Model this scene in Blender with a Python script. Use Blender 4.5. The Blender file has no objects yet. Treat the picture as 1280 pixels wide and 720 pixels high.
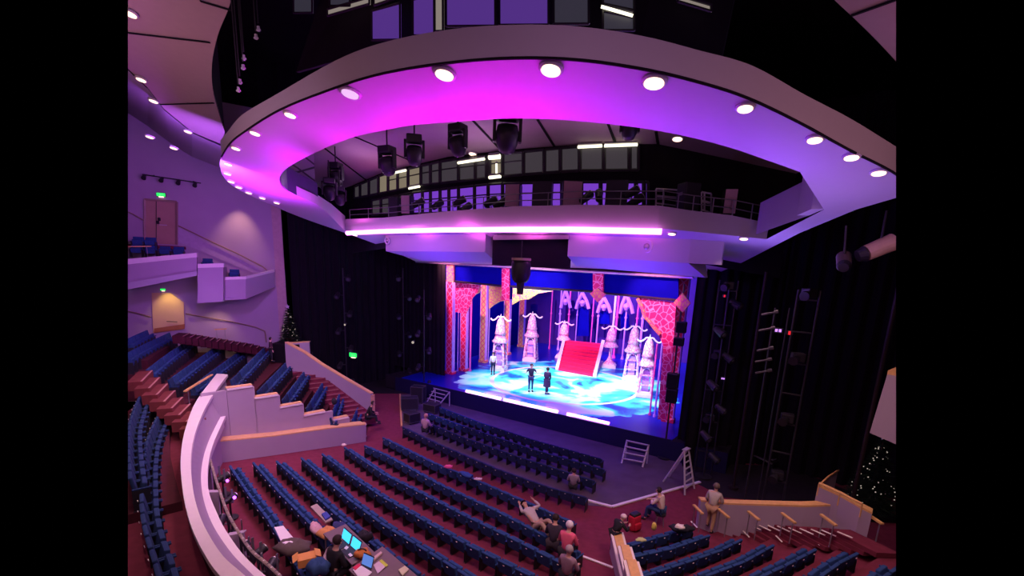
import bpy, bmesh, math, random
from mathutils import Vector, Matrix
random.seed(7)
sc = bpy.context.scene
C = sc.collection
# ------------------------------------------------------------------ camera
F, PITCH, ROLL, EYE = 560.0, math.radians(12), math.radians(2.3), 8.8
PU, PV = 640.0, 335 + 560 * math.tan(math.radians(12))
R = Matrix.Rotation(math.radians(90) - PITCH, 3, 'X') @ Matrix.Rotation(ROLL, 3, 'Z')
CAM = Vector((0, 0, EYE))
cd = bpy.data.cameras.new('camera'); cam = bpy.data.objects.new('camera', cd); C.objects.link(cam)
cam.matrix_world = Matrix.Translation(CAM) @ R.to_4x4()
cd.sensor_width = 36; cd.lens = F / 1280 * 36; cd.shift_y = (PV - 360) / 1280; cd.clip_end = 300; cd.clip_start = .05
sc.camera = cam

def ray(u, v): return R @ Vector(((u - PU) / F, -(v - PV) / F, -1))
def P(u, v, z):                      # a point at height z
    d = ray(u, v); return CAM + d * ((z - EYE) / d.z)
def proj(q):
    c = R.transposed() @ (Vector(q) - CAM); return (PU + F * c.x / -c.z, PV - F * c.y / -c.z)
def up(b, v):                        # height on the plumb line through b that shows at row v
    lo, hi = b.z - 2, b.z + 25
    f = lambda z: proj((b.x, b.y, z))[1] - v
    for _ in range(50):
        m = (lo + hi) / 2
        if f(m) > 0: lo = m
        else: hi = m
    return Vector((b.x, b.y, (lo + hi) / 2))
def W(u, v, a, b):                   # a point on the vertical plane through a and b
    n = Vector((-(b.y - a.y), b.x - a.x, 0)); d = ray(u, v)
    return CAM + d * ((a - CAM).dot(n) / d.dot(n))
def at(u, v, dist):                  # a point at a plan distance
    d = ray(u, v); return CAM + d * (dist / math.hypot(d.x, d.y))
A0, B0 = P(528, 478, 1), P(840, 550, 1)          # stage front
SX = (B0 - A0); SX.z = 0; SX.normalize(); SN = Vector((-SX.y, SX.x, 0))
SROT = math.atan2(SX.y, SX.x)
def S(q): return -(Vector(q) - A0).dot(SN)       # distance in front of the stage
K, Z0 = .22, 9.0
def cloud(u, v, dz=0):               # the sloping plane of the suspended ceiling, raised by dz
    d = ray(u, v); t = (Z0 + dz - K * ((CAM - A0).dot(SN)) - EYE) / (d.z + K * d.dot(SN)); return CAM + d * t
def stalls(x, y): return max(0.0, .115 * (S((x, y, 0)) - 7.6))
def PS(u, v, h=0):                   # a point h above the stalls floor
    z = h
    for _ in range(25): q = P(u, v, z); z = .5 * z + .5 * (stalls(q.x, q.y) + h)
    return q

# ------------------------------------------------------------------ materials
MATS = {}
def mat(name, col, rough=.6, metal=0, emit=None, es=0, noise=.12, scale=6, spec=.3):
    if name in MATS: return MATS[name]
    m = bpy.data.materials.new(name); m.use_nodes = True; nt = m.node_tree; b = nt.nodes['Principled BSDF']
    b.inputs['Roughness'].default_value = rough; b.inputs['Metallic'].default_value = metal
    b.inputs['Specular IOR Level'].default_value = spec
    if emit:
        b.inputs['Emission Color'].default_value = (*emit, 1); b.inputs['Emission Strength'].default_value = es
        b.inputs['Base Color'].default_value = (*col, 1)
    else:
        tc = nt.nodes.new('ShaderNodeTexCoord'); n = nt.nodes.new('ShaderNodeTexNoise'); n.inputs['Scale'].default_value = scale
        r = nt.nodes.new('ShaderNodeMix'); r.data_type = 'RGBA'
        r.inputs['A'].default_value = (*[c * (1 - noise) for c in col], 1); r.inputs['B'].default_value = (*[min(1, c * (1 + noise)) for c in col], 1)
        nt.links.new(tc.outputs['Object'], n.inputs['Vector']); nt.links.new(n.outputs['Fac'], r.inputs['Factor']); nt.links.new(r.outputs['Result'], b.inputs['Base Color'])
    MATS[name] = m; return m
def pattern_mat(name, base, deco, scale, kind='diamond', width=.16, rough=.5):
    m = bpy.data.materials.new(name); m.use_nodes = True; nt = m.node_tree; b = nt.nodes['Principled BSDF']; b.inputs['Roughness'].default_value = rough
    tc = nt.nodes.new('ShaderNodeTexCoord'); N = nt.nodes.new
    mix = N('ShaderNodeMix'); mix.data_type = 'RGBA'; mix.inputs['A'].default_value = (*base, 1); mix.inputs['B'].default_value = (*deco, 1)
    if kind == 'diamond':
        sep = N('ShaderNodeSeparateXYZ'); nt.links.new(tc.outputs['Object'], sep.inputs[0])
        outs = []
        for sgn in (1, -1):
            a = N('ShaderNodeMath'); a.operation = 'MULTIPLY_ADD'; a.inputs[1].default_value = sgn; nt.links.new(sep.outputs['X'], a.inputs[0]); nt.links.new(sep.outputs['Z'], a.inputs[2])
            s = N('ShaderNodeMath'); s.operation = 'MULTIPLY'; s.inputs[1].default_value = scale; nt.links.new(a.outputs[0], s.inputs[0])
            f = N('ShaderNodeMath'); f.operation = 'FRACT'; nt.links.new(s.outputs[0], f.inputs[0])
            c = N('ShaderNodeMath'); c.operation = 'LESS_THAN'; c.inputs[1].default_value = width; nt.links.new(f.outputs[0], c.inputs[0]); outs.append(c)
        mx = N('ShaderNodeMath'); mx.operation = 'MAXIMUM'; nt.links.new(outs[0].outputs[0], mx.inputs[0]); nt.links.new(outs[1].outputs[0], mx.inputs[1]); fac = mx.outputs[0]
    else:
        v = N('ShaderNodeTexVoronoi'); v.feature = 'DISTANCE_TO_EDGE'; v.inputs['Scale'].default_value = scale; nt.links.new(tc.outputs['Object'], v.inputs['Vector'])
        c = N('ShaderNodeMath'); c.operation = 'LESS_THAN'; c.inputs[1].default_value = width; nt.links.new(v.outputs['Distance'], c.inputs[0]); fac = c.outputs[0]
    nt.links.new(fac, mix.inputs['Factor']); nt.links.new(mix.outputs['Result'], b.inputs['Base Color']); MATS[name] = m; return m

M_soffit = mat('white_soffit', (.46, .42, .48), .55, noise=.02)
M_ceil = mat('pale_ceiling', (.40, .30, .33), .8, noise=.05)
M_wall = mat('pale_plaster', (.42, .34, .42), .8, noise=.05, scale=1.5)
M_cap = mat('cream_cap', (.85, .78, .74), .45, noise=.04)
M_wood = mat('pale_wood', (.75, .45, .16), .4, noise=.2, scale=9)
M_carpet = mat('red_carpet', (.18, .026, .050), .95, noise=.3, scale=5)
M_black = mat('black_drape', (.006, .0045, .008), .95, noise=.5, scale=2)
M_blackf = mat('black_floor', (.014, .010, .016), .8, noise=.5)
M_pitfloor = mat('grey_pit_floor', (.10, .07, .10), .7, noise=.4, scale=1.4)
M_blk = mat('black_metal', (.018, .017, .022), .5, spec=.5)
M_steel = mat('grey_metal', (.35, .34, .37), .35, metal=.6)
M_alu = mat('pale_metal', (.62, .60, .64), .4, metal=.3)
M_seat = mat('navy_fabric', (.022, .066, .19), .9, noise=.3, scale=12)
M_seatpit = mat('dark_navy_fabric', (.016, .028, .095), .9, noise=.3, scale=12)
M_plate = mat('pale_number_plate', (.85, .80, .72), .4)
M_bs = mat('blue_scenery', (.003, .003, .26), .95, noise=.25, scale=1, spec=.05)
M_bsd = mat('deep_blue_scenery', (.045, .010, .22), .8, noise=.3, scale=.8)
M_pink = mat('pink_scenery', (.9, .10, .45), .6, noise=.2, scale=5)
M_lilac = mat('lilac_scenery', (.55, .30, .85), .6, noise=.2, scale=4)
M_ivory = pattern_mat('ivory_filigree', (.85, .58, .72), (.80, .16, .45), 4, 'v', .07)
M_redl = pattern_mat('red_lattice', (.80, .015, .10), (.90, .25, .45), 1.9, 'diamond', .17)
M_goldl = pattern_mat('gold_lattice', (.88, .50, .20), (.85, .08, .22), 2.2, 'diamond', .22)
M_fil = pattern_mat('crimson_filigree', (.82, .02, .16), (.95, .40, .50), 3.6, 'v', .06)
M_gold = pattern_mat('gold_filigree', (.88, .52, .14), (.85, .12, .25), 5.5, 'v', .10)
M_redcarpet = mat('red_stair_cloth', (.85, .01, .10), .8, noise=.3, scale=4)
def glow(name, col, s): return mat(name, (0.02, 0.02, 0.02), .5, emit=col, es=s)
M_lamp = glow('warm_lamp', (1, .66, .50), 2.4)
M_unlitglow = glow('unlit_lamp_glow', (.75, .45, .8), 1.2)  # glow put on the face of the switched-off downlight
M_tube = glow('tube_white', (1, .93, .66), 2.2)
M_magenta = glow('magenta_strip', (1, .22, .95), 4.5)
M_foot = glow('footlight_pink', (1, .30, .85), 6)
M_green = glow('green_exit', (.02, .9, .12), 1.6)
M_violetpane = glow('violet_pane', (.20, .05, .60), .9)
M_greypane = glow('grey_pane', (.10, .085, .10), .42)
M_warmpane = glow('warm_pane', (.34, .28, .19), .6)
M_screen = glow('cyan_screen', (.05, .55, 1), 1.6)
M_red = glow('red_indicator', (1, .02, .03), .9)
M_fairy = glow('fairy_light', (1, .85, .7), .45)
M_purpled = glow('purple_display', (.6, .25, 1), 1.5)

# ------------------------------------------------------------------ object helpers
def newobj(name, bm, m, parent=None, smooth=False):
    me = bpy.data.meshes.new(name); bmesh.ops.recalc_face_normals(bm, faces=bm.faces[:]) if bm.faces else None
    bm.to_mesh(me); bm.free()
    for x in (m if isinstance(m, (list, tuple)) else [m]): me.materials.append(x)
    if smooth:
        for p in me.polygons: p.use_smooth = True
    o = bpy.data.objects.new(name, me); C.objects.link(o)
    if parent is not None: o.parent = parent
    return o
def tag(o, label=None, cat=None, group=None, kind=None):
    if label: o['label'] = label
    if cat: o['category'] = cat
    if group: o['group'] = group
    if kind: o['kind'] = kind
    return o
def thing(name, label, cat, loc=(0, 0, 0), rz=0, group=None):
    o = bpy.data.objects.new(name, None); C.objects.link(o); o.location = loc; o.rotation_euler = (0, 0, rz); o.empty_display_size = .2
    return tag(o, label, cat, group)
def struct(name, bm, m, label=None): 
    o = newobj(name, bm, m); o['kind'] = 'structure'
    if label: o['label'] = label
    return o
def box(bm, c, s, rot=None, bev=0, mi=0):
    r = bmesh.ops.create_cube(bm, size=1); vs = r['verts']
    bmesh.ops.scale(bm, vec=s, verts=vs)
    fs = list({f for v in vs for f in v.link_faces})
    if bev:
        es = list({e for v in vs for e in v.link_edges})
        rr = bmesh.ops.bevel(bm, geom=es, offset=bev, segments=2, affect='EDGES', profile=.6)
        fs = [f for f in bm.faces if f in set(rr['faces']) or any(v in set(rr['verts']) for v in f.verts)]
        vs = list({v for f in fs for v in f.verts})
    if rot is not None: bmesh.ops.transform(bm, matrix=rot.to_4x4(), verts=vs)
    bmesh.ops.translate(bm, vec=c, verts=vs)
    for f in fs: f.material_index = mi
    return vs
def cyl(bm, a, b, r1, r2=None, n=12, mi=0, caps=True):
    a, b = Vector(a), Vector(b); d = b - a; L = d.length
    if L < 1e-6: return []
    r = bmesh.ops.create_cone(bm, cap_ends=caps, segments=n, radius1=r1, radius2=r1 if r2 is None else r2, depth=L)
    q = Vector((0, 0, 1)).rotation_difference(d.normalized()).to_matrix().to_4x4()
    bmesh.ops.transform(bm, matrix=Matrix.Translation((a + b) / 2) @ q, verts=r['verts'])
    for f in {f for v in r['verts'] for f in v.link_faces}: f.material_index = mi
    return r['verts']
def sph(bm, c, r, s=(1, 1, 1), n=10, mi=0):
    v = bmesh.ops.create_uvsphere(bm, u_segments=n, v_segments=max(6, n * 2 // 3), radius=r)['verts']
    bmesh.ops.scale(bm, vec=s, verts=v); bmesh.ops.translate(bm, vec=c, verts=v)
    for f in {f for x in v for f in x.link_faces}: f.material_index = mi; f.smooth = True
    return v
def lathe(bm, prof, n=16, c=(0, 0, 0), mi=0):
    rings = []
    for r, z in prof:
        rings.append([bm.verts.new((c[0] + r * math.cos(2 * math.pi * i / n), c[1] + r * math.sin(2 * math.pi * i / n), c[2] + z)) for i in range(n)])
    for a, b in zip(rings, rings[1:]):
        for i in range(n):
            f = bm.faces.new((a[i], a[(i + 1) % n], b[(i + 1) % n], b[i])); f.material_index = mi
    f = bm.faces.new(rings[0]); f.material_index = mi; f = bm.faces.new(rings[-1]); f.material_index = mi
def slab(bm, pts, ext, mi=0):
    """closed prism: a flat (or nearly flat) polygon pts swept by the vector ext"""
    ext = Vector(ext); a = [bm.verts.new(p) for p in pts]; b = [bm.verts.new(Vector(p) + ext) for p in pts]
    n = len(a); fs = [bm.faces.new(a), bm.faces.new(b[::-1])]
    for i in range(n): fs.append(bm.faces.new((a[i], b[i], b[(i + 1) % n], a[(i + 1) % n])))
    for f in fs: f.material_index = mi
def ribbon(bm, lo, hi, ext=None, mi=0):
    """wall between two polylines, thickened by ext"""
    for i in range(len(lo) - 1):
        q = [lo[i], lo[i + 1], hi[i + 1], hi[i]]
        if ext is None: f = bm.faces.new([bm.verts.new(x) for x in q]); f.material_index = mi
        else: slab(bm, q, ext, mi)
def holed(bm, outer, inner, mi=0):
    es = []
    for loop in (outer, inner):
        if not loop: continue
        v = [bm.verts.new(p) for p in loop]
        for i in range(len(v)): es.append(bm.edges.new((v[i], v[(i + 1) % len(v)])))
    r = bmesh.ops.triangle_fill(bm, edges=es, use_beauty=True)
    return [g for g in r['geom'] if isinstance(g, bmesh.types.BMFace)]
def smooth_pts(pts, n=6, closed=False):
    out = []; N = len(pts)
    rng = range(N if closed else N - 1)
    g = (lambda i: pts[i % N]) if closed else (lambda i: pts[max(0, min(N - 1, i))])
    for i in rng:
        p0, p1, p2, p3 = (Vector(g(i - 1)), Vector(g(i)), Vector(g(i + 1)), Vector(g(i + 2)))
        for k in range(n):
            t = k / n
            out.append(.5 * ((2 * p1) + (-p0 + p2) * t + (2 * p0 - 5 * p1 + 4 * p2 - p3) * t * t + (-p0 + 3 * p1 - 3 * p2 + p3) * t ** 3))
    if not closed: out.append(Vector(pts[-1]))
    return out
def copy_tree(o, parent=None):
    c = o.copy(); C.objects.link(c)
    if parent is not None: c.parent = parent
    for ch in [x for x in KIDS.get(o.name, [])]: copy_tree(ch, c)
    return c
KIDS = {}
def index_kids(o):
    for ch in o.children: KIDS.setdefault(o.name, []).append(ch); index_kids(ch)
Z = Vector((0, 0, 1))
ORD = ['first', 'second', 'third', 'fourth', 'fifth', 'sixth', 'seventh', 'eighth', 'ninth', 'tenth', 'eleventh', 'twelfth', 'thirteenth', 'fourteenth', 'fifteenth', 'sixteenth', 'seventeenth', 'eighteenth', 'nineteenth', 'twentieth', 'twenty-first', 'twenty-second', 'twenty-third', 'twenty-fourth', 'twenty-fifth', 'twenty-sixth', 'twenty-seventh', 'twenty-eighth', 'twenty-ninth', 'thirtieth']
def spot(name, loc, target, power, col, angle=60, blend=.5, r=.03, tex=None):
    l = bpy.data.lights.new(name, 'SPOT'); l.energy = power; l.color = col; l.spot_size = math.radians(angle); l.spot_blend = blend; l.shadow_soft_size = r
    o = bpy.data.objects.new(name, l); C.objects.link(o); o.location = loc
    o.rotation_euler = (Vector(target) - Vector(loc)).to_track_quat('-Z', 'Y').to_euler(); return o
def area(name, loc, target, power, col, sx, sy=None, spread=180):
    l = bpy.data.lights.new(name, 'AREA'); l.energy = power; l.color = col; l.shape = 'RECTANGLE'; l.size = sx; l.size_y = sy or sx; l.spread = math.radians(spread)
    o = bpy.data.objects.new(name, l); C.objects.link(o); o.location = loc
    o.rotation_euler = (Vector(target) - Vector(loc)).to_track_quat('-Z', 'Y').to_euler(); return o
# ================================================================== THE SETTING
def st(a, d, z): q = A0 + SX * a + SN * d; return Vector((q.x, q.y, z))
WID = (B0 - A0).length
# stalls floor, raked
bm = bmesh.new(); g = {}
xs = [-16 + i * .8 for i in range(44)]; ys = [2 + i * .8 for i in range(52)]
for i, x in enumerate(xs):
    for j, y in enumerate(ys): g[i, j] = bm.verts.new((x, y, stalls(x, y)))
for i in range(len(xs) - 1):
    for j in range(len(ys) - 1): bm.faces.new((g[i, j], g[i + 1, j], g[i + 1, j + 1], g[i, j + 1]))
struct('floor', bm, M_carpet)
def flat(name, pts, h, m, ext=.02):
    bm = bmesh.new(); slab(bm, [Vector((p.x, p.y, p.z + h)) for p in pts], (0, 0, -ext)); return struct(name, bm, m)
# grey pit floor and the dark floors of the side stages
flat('floor_pit', [P(500, 493, 0), P(503, 537, 0), P(735, 632, 0), P(765, 634, 0), P(875, 603, 0), P(905, 575, 0), st(WID + 1, 0, 0), st(-1, 0, 0)], .012, M_pitfloor)
flat('floor_side_stage_right', [P(870, 604, 0), P(905, 622, 0), P(1125, 640, 0), Vector((14, 19, 0)), Vector((24, 24, 0)), st(WID + 10, 6, 0), st(WID + .5, 0, 0)], .02, M_blackf)
flat('floor_side_stage_left', [P(500, 492, 0), P(465, 492, 0), Vector((-14, 33, 0)), Vector((-22, 52, 0)), st(-1, 14, 0), st(-1, 0, 0)], .02, M_blackf)
# pale nosings on the floor
def strip(name, a, b, w, h, m, zt=.03):
    bm = bmesh.new(); d = (b - a).normalized(); s = d.cross(Z).normalized() * w / 2
    slab(bm, [a - s, a + s, b + s, b - s], Z * h); return struct(name, bm, m)
strip('trim_1', P(500, 493, .02), P(502, 533, .02), .10, .05, M_wood)
strip('trim_2', P(730, 625, .02), P(765, 634, .02), .12, .05, M_cap)
strip('trim_3', P(765, 634, .02), P(875, 603, .02), .12, .05, M_cap)
strip('trim_4', PS(718, 692, .02), PS(766, 710, .02), .08, .03, M_plate)

# ---- stage platform
FC = st(7.4, 6.5, 1)
m = bpy.data.materials.new('stage_floor_painted_light'); m.use_nodes = True; nt = m.node_tree; b = nt.nodes['Principled BSDF']; b.inputs['Roughness'].default_value = .35  # projected cloud light and its bright zone painted into the floor colour
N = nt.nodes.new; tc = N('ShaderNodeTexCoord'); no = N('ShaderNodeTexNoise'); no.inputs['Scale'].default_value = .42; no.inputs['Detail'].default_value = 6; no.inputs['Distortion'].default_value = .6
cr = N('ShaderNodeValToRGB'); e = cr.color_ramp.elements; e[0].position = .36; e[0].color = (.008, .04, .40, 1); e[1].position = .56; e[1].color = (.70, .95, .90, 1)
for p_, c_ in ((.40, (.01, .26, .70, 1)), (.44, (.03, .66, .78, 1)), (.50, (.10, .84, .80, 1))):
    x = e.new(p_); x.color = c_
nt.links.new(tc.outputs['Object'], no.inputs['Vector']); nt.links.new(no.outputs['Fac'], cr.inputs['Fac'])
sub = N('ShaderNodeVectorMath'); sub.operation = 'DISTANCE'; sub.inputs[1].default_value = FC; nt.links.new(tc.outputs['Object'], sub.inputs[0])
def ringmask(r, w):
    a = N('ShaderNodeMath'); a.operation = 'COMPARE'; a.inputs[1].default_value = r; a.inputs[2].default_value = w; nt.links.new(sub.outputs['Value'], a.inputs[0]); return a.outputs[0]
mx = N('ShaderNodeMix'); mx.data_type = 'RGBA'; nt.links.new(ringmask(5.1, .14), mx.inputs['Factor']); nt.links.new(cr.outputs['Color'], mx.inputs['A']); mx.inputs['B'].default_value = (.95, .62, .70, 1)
# blue beyond the painted lit zone
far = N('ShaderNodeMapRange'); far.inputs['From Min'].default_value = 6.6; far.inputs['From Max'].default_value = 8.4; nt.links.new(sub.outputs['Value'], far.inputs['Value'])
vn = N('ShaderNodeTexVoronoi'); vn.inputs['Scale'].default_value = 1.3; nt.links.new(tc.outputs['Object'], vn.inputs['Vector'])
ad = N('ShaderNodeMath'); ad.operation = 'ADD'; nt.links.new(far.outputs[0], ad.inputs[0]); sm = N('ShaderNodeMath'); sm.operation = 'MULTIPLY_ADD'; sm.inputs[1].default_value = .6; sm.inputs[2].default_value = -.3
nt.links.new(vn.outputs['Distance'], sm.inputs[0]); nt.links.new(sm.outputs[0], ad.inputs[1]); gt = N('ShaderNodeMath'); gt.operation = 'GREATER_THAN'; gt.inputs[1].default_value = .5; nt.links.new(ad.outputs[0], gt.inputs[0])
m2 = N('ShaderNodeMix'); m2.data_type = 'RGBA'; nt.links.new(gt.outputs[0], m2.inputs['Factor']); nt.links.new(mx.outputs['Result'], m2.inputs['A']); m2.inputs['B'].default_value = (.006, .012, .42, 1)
nt.links.new(m2.outputs['Result'], b.inputs['Base Color']); M_floorlight = m
bm = bmesh.new(); slab(bm, [st(0, 0, 1), st(WID, 0, 1), st(WID + 2, 21, 1), st(-4.5, 21, 1), st(-2.4, 4, 1), st(-2, 0, 1)], (0, 0, -.9)); struct('floor_stage', bm, [M_floorlight])
bm = bmesh.new(); slab(bm, [st(0, -.06, 1.02), st(WID, -.06, 1.02), st(WID, -.06, 0.02), st(0, -.06, .02)], -SN * .06)
slab(bm, [st(-2.5, -.06, .98), st(0, -.06, 1.0), st(0, -.06, .02), st(-2.5, -.06, .02)], -SN * .06)
slab(bm, [st(WID, -.06, .98), st(WID + 2.5, -.06, 1.0), st(WID + 2.5, -.06, .02), st(WID, -.06, .02)], -SN * .06)
struct('trim_stage_front', bm, mat('blue_black_fascia', (.010, .008, .05), .6))
bm = bmesh.new(); slab(bm, [st(-3.5, -.1, .98), st(-2, -.1, .98), st(-2.4, 4, .98), st(-3.5, 4, .98)], (0, 0, -.9)); slab(bm, [st(WID, -.1, .99), st(WID + 2.5, -.1, .99), st(WID + 2.5, 5, .99), st(WID, 5, .99)], (0, 0, -.9)); struct('floor_wings', bm, M_blackf)

# ---- side walls and drapes
WL1 = P(200, 415, 4.4); WL2 = Vector((-14.9, 27.6, 4)); wd = (WL2 - WL1).normalized()
wn = Vector((wd.y, -wd.x, 0))            # points into the room
WL1.z = WL2.z = 0
def WP(u, v, off=0): return W(u, v, WL1 + wn * off, WL2 + wn * off)
WE = WP(347, 380); WE.z = 0
a = WL1 - wd * 12
bm = bmesh.new(); slab(bm, [a, WE, WE + Z * 17, a + Z * 17], -wn * .3); struct('wall_left', bm, M_wall)
# pale edge strip where the plaster ends
bm = bmesh.new(); e0 = WE.copy()
slab(bm, [WE, WE + wd * .5, WE + wd * .5 + Z * 12.2, WE + Z * 12.2], -wn * .3); struct('trim_5', bm, mat('tan_edge', (.5, .36, .34), .8))
def drape(name, a, b, z0, z1, amp=.12, wave=.55, m=M_black):
    bm = bmesh.new(); d = (b - a); L = d.length; d.normalize(); n = Vector((-d.y, d.x, 0)); k = max(4, int(L / wave * 6)); lo = []; hi = []
    for i in range(k + 1):
        t = i / k * L; p = a + d * t + n * amp * (math.sin(t / wave * 6.283) + .4 * math.sin(t / wave * 2.9))
        lo.append(Vector((p.x, p.y, z0))); hi.append(Vector((p.x, p.y, z1)))
    ribbon(bm, lo, hi); o = struct(name, bm, m); 
    for p in o.data.polygons: p.use_smooth = True
    return o
PL = st(.2, .5, 0); PR = st(WID + .3, -.2, 0)
WE2 = WE + wd * .4
drape('wall_drape_left', WE2 + wd * .4 - wn * .3, st(-4.6, 9.0, 0), 0, 15)
drape('wall_drape_wing_left', st(-1.7, 1.8, 0), st(-5.2, 8.5, 0), 0, 14, .08)
RW = P(1118, 640, 0); 
drape('wall_drape_wing_right', st(WID + .7, -.5, 0), st(WID + 3.6, 2.2, 0), 0, 13, .08)
drape('wall_drape_right', st(WID + 3.2, 2.2, 0), Vector((17.5, 16.5, 0)), 0, 16, .14)
drape('wall_drape_far_right', Vector((17.7, 16.7, 0)), Vector((16, 6, 0)), 0, 17, .10)
# dark void above everything
bm = bmesh.new(); slab(bm, [Vector((-30, 0, 20)), Vector((30, 0, 20)), Vector((30, 55, 20)), Vector((-30, 55, 20))], (0, 0, .2)); struct('roof', bm, M_black)
drape('wall_drape_roof_void', Vector((-26, 30, 0)), Vector((26, 26, 0)), 14.6, 20, .2, 1.2)

# ---- suspended ceiling: soffit with an oval opening
outer_px = [(1135, 243), (1124, 219), (1060, 185), (1000, 152), (935, 121), (870, 100), (800, 84), (720, 73), (640, 71), (560, 77), (480, 90), (420, 108), (350, 136), (305, 164), (287, 179), (277, 195), (275, 207), (279, 220), (290, 232), (312, 244), (345, 259), (385, 275), (431, 291), (480, 309), (520, 327)]
hdr_px = [(545, 328), (640, 334), (760, 341), (880, 348), (920, 332), (1000, 291), (1070, 262)]
inner_near = [(1000, 215), (920, 187), (860, 171), (800, 160), (720, 151), (650, 148), (600, 150), (520, 156), (480, 163), (440, 172), (400, 188), (365, 206), (352, 217), (349, 227), (356, 237), (375, 246), (398, 257), (415, 272), (432, 290)]
fascia_far = [(480, 287), (560, 285), (640, 283), (720, 283), (820, 285), (860, 289), (910, 294), (958, 299), (1030, 262)]
up_o = smooth_pts([cloud(*p) for p in outer_px], 5); hd = [cloud(*p) for p in hdr_px]
in_n = smooth_pts([cloud(*p) for p in inner_near], 5); fa = [cloud(*p) for p in fascia_far]
bm = bmesh.new(); fs = holed(bm, up_o + hd, in_n + fa)
struct('ceiling_soffit', bm, M_soffit)
# fascia on the near, outer side
top_px = {640: 31}
fascia_bottom = [cloud(*p) for p in outer_px[:16]]
ftop = [192, 189, 150, 118, 82, 63, 45, 33, 31, 37, 53, 76, 116, 143, 163, 176]
lo = smooth_pts(fascia_bottom, 5); hi = smooth_pts([up(p, v) for p, v in zip(fascia_bottom, ftop)], 5)
bm = bmesh.new(); ribbon(bm, lo, hi); o = struct('ceiling_fascia', bm, M_soffit)
for p in o.data.polygons: p.use_smooth = True
# thin bead under the fascia
bm = bmesh.new()
for p, q in zip(lo, lo[1:]): cyl(bm, p - Z * .02, q - Z * .02, .025, n=6)
struct('trim_6', bm, M_black)
# rim of the opening, a thin upstand
bm = bmesh.new(); ribbon(bm, in_n, [p + Z * .35 for p in in_n]); struct('ceiling_opening_rim', bm, M_soffit)
# upstand behind the dark balustrade on the left of the opening and the lilac panel
lp = [(398, 257), (415, 272), (432, 290)]; lt = [244, 255, 270]
bm = bmesh.new(); b_ = [cloud(*p) for p in lp]; t_ = [up(p, v) for p, v in zip(b_, lt)]; ribbon(bm, b_, t_, Vector((-.1, .1, 0)))
struct('ceiling_left_panel', bm, M_soffit)
bm = bmesh.new(); b_ = [cloud(*p) for p in [(352, 231), (360, 238), (376, 247), (398, 257)]]; t_ = [up(p, v) for p, v in zip(b_, [212, 203, 220, 238])]
ribbon(bm, b_, [q + Z * .9 for q in b_]); struct('ceiling_left_balustrade', bm, mat('dark_blue_panel', (.05, .05, .09), .3))
bm = bmesh.new(); b2 = [q + Z * .95 + Vector((-.3, .5, 0)) for q in b_]; t2 = [up(q, v) for q, v in zip(b2, [218, 208, 200, 232])]
ribbon(bm, b2, [q + Z * 1.9 for q in b2]); struct('window_1', bm, pattern_mat('grey_slatted_glass', (.18, .17, .20), (.02, .02, .03), 1.5, 'diamond', .12))
# ---- lighting bridge across the opening
bp = [(432, 290), (480, 287), (560, 285), (640, 283), (720, 283), (822, 285), (860, 289), (910, 294), (958, 299)]; bt = [274, 272, 264, 258, 256, 257, 263, 269, 279]
bb = [cloud(*p) for p in bp]; tt = [up(p, v) for p, v in zip(bb, bt)]
bm = bmesh.new(); ribbon(bm, bb, tt, SN * .12); struct('ceiling_bridge_fascia', bm, M_soffit)
BT = tt
# angled cheeks at the right end of the bridge
c0 = cloud(948, 292); c1 = cloud(1012, 269); c2 = cloud(1031, 261)
bm = bmesh.new(); slab(bm, [c0, c1, up(c1, 219), up(c0, 252)], (.05, .25, 0)); slab(bm, [c1, c2, up(c2, 224), up(c1, 219)], (-.25, .15, 0)); struct('ceiling_right_cheek', bm, M_soffit)
# deck behind fascia
bm = bmesh.new(); slab(bm, [bb[0] + Z * .25 + SN * .3, bb[2] + Z * .25 + SN * .3, bb[3] + Z * .25 + SN * .3, bb[5] + Z * .25 + SN * .3, bb[6] + Z * .25 + SN * .3, bb[8] + Z * .25 + SN * .3, bb[8] + SN * 4 + Z * .3, bb[0] + SN * 5 + Z * .3], (0, 0, .08)); struct('floor_bridge_deck', bm, M_black)
# inner ceiling above the opening
DZ = 3.6
ic = [cloud(u, v, DZ) for u, v in [(396, 246), (440, 232), (480, 215), (560, 196), (640, 187), (720, 181), (822, 180), (870, 190), (995, 217), (1060, 190), (985, 188), (900, 150), (800, 128), (700, 116), (600, 112), (500, 125), (420, 148), (350, 185), (335, 215), (345, 232)]]
bm = bmesh.new(); slab(bm, ic, (0, 0, .15)); struct('ceiling_inner', bm, M_ceil)
bm = bmesh.new()
for (a_, b_) in [((388, 172), (470, 235)), ((440, 170), (545, 215)), ((590, 150), (630, 192)), ((672, 150), (697, 190)), ((760, 155), (771, 184)), ((820, 165), (823, 184))]:
    p, q = cloud(*a_, DZ - .03), cloud(*b_, DZ - .03); d = (q - p).normalized(); s = d.cross(Z) * .05; slab(bm, [p - s, p + s, q + s, q - s], (0, 0, .02))
struct('trim_7', bm, M_black)
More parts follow.
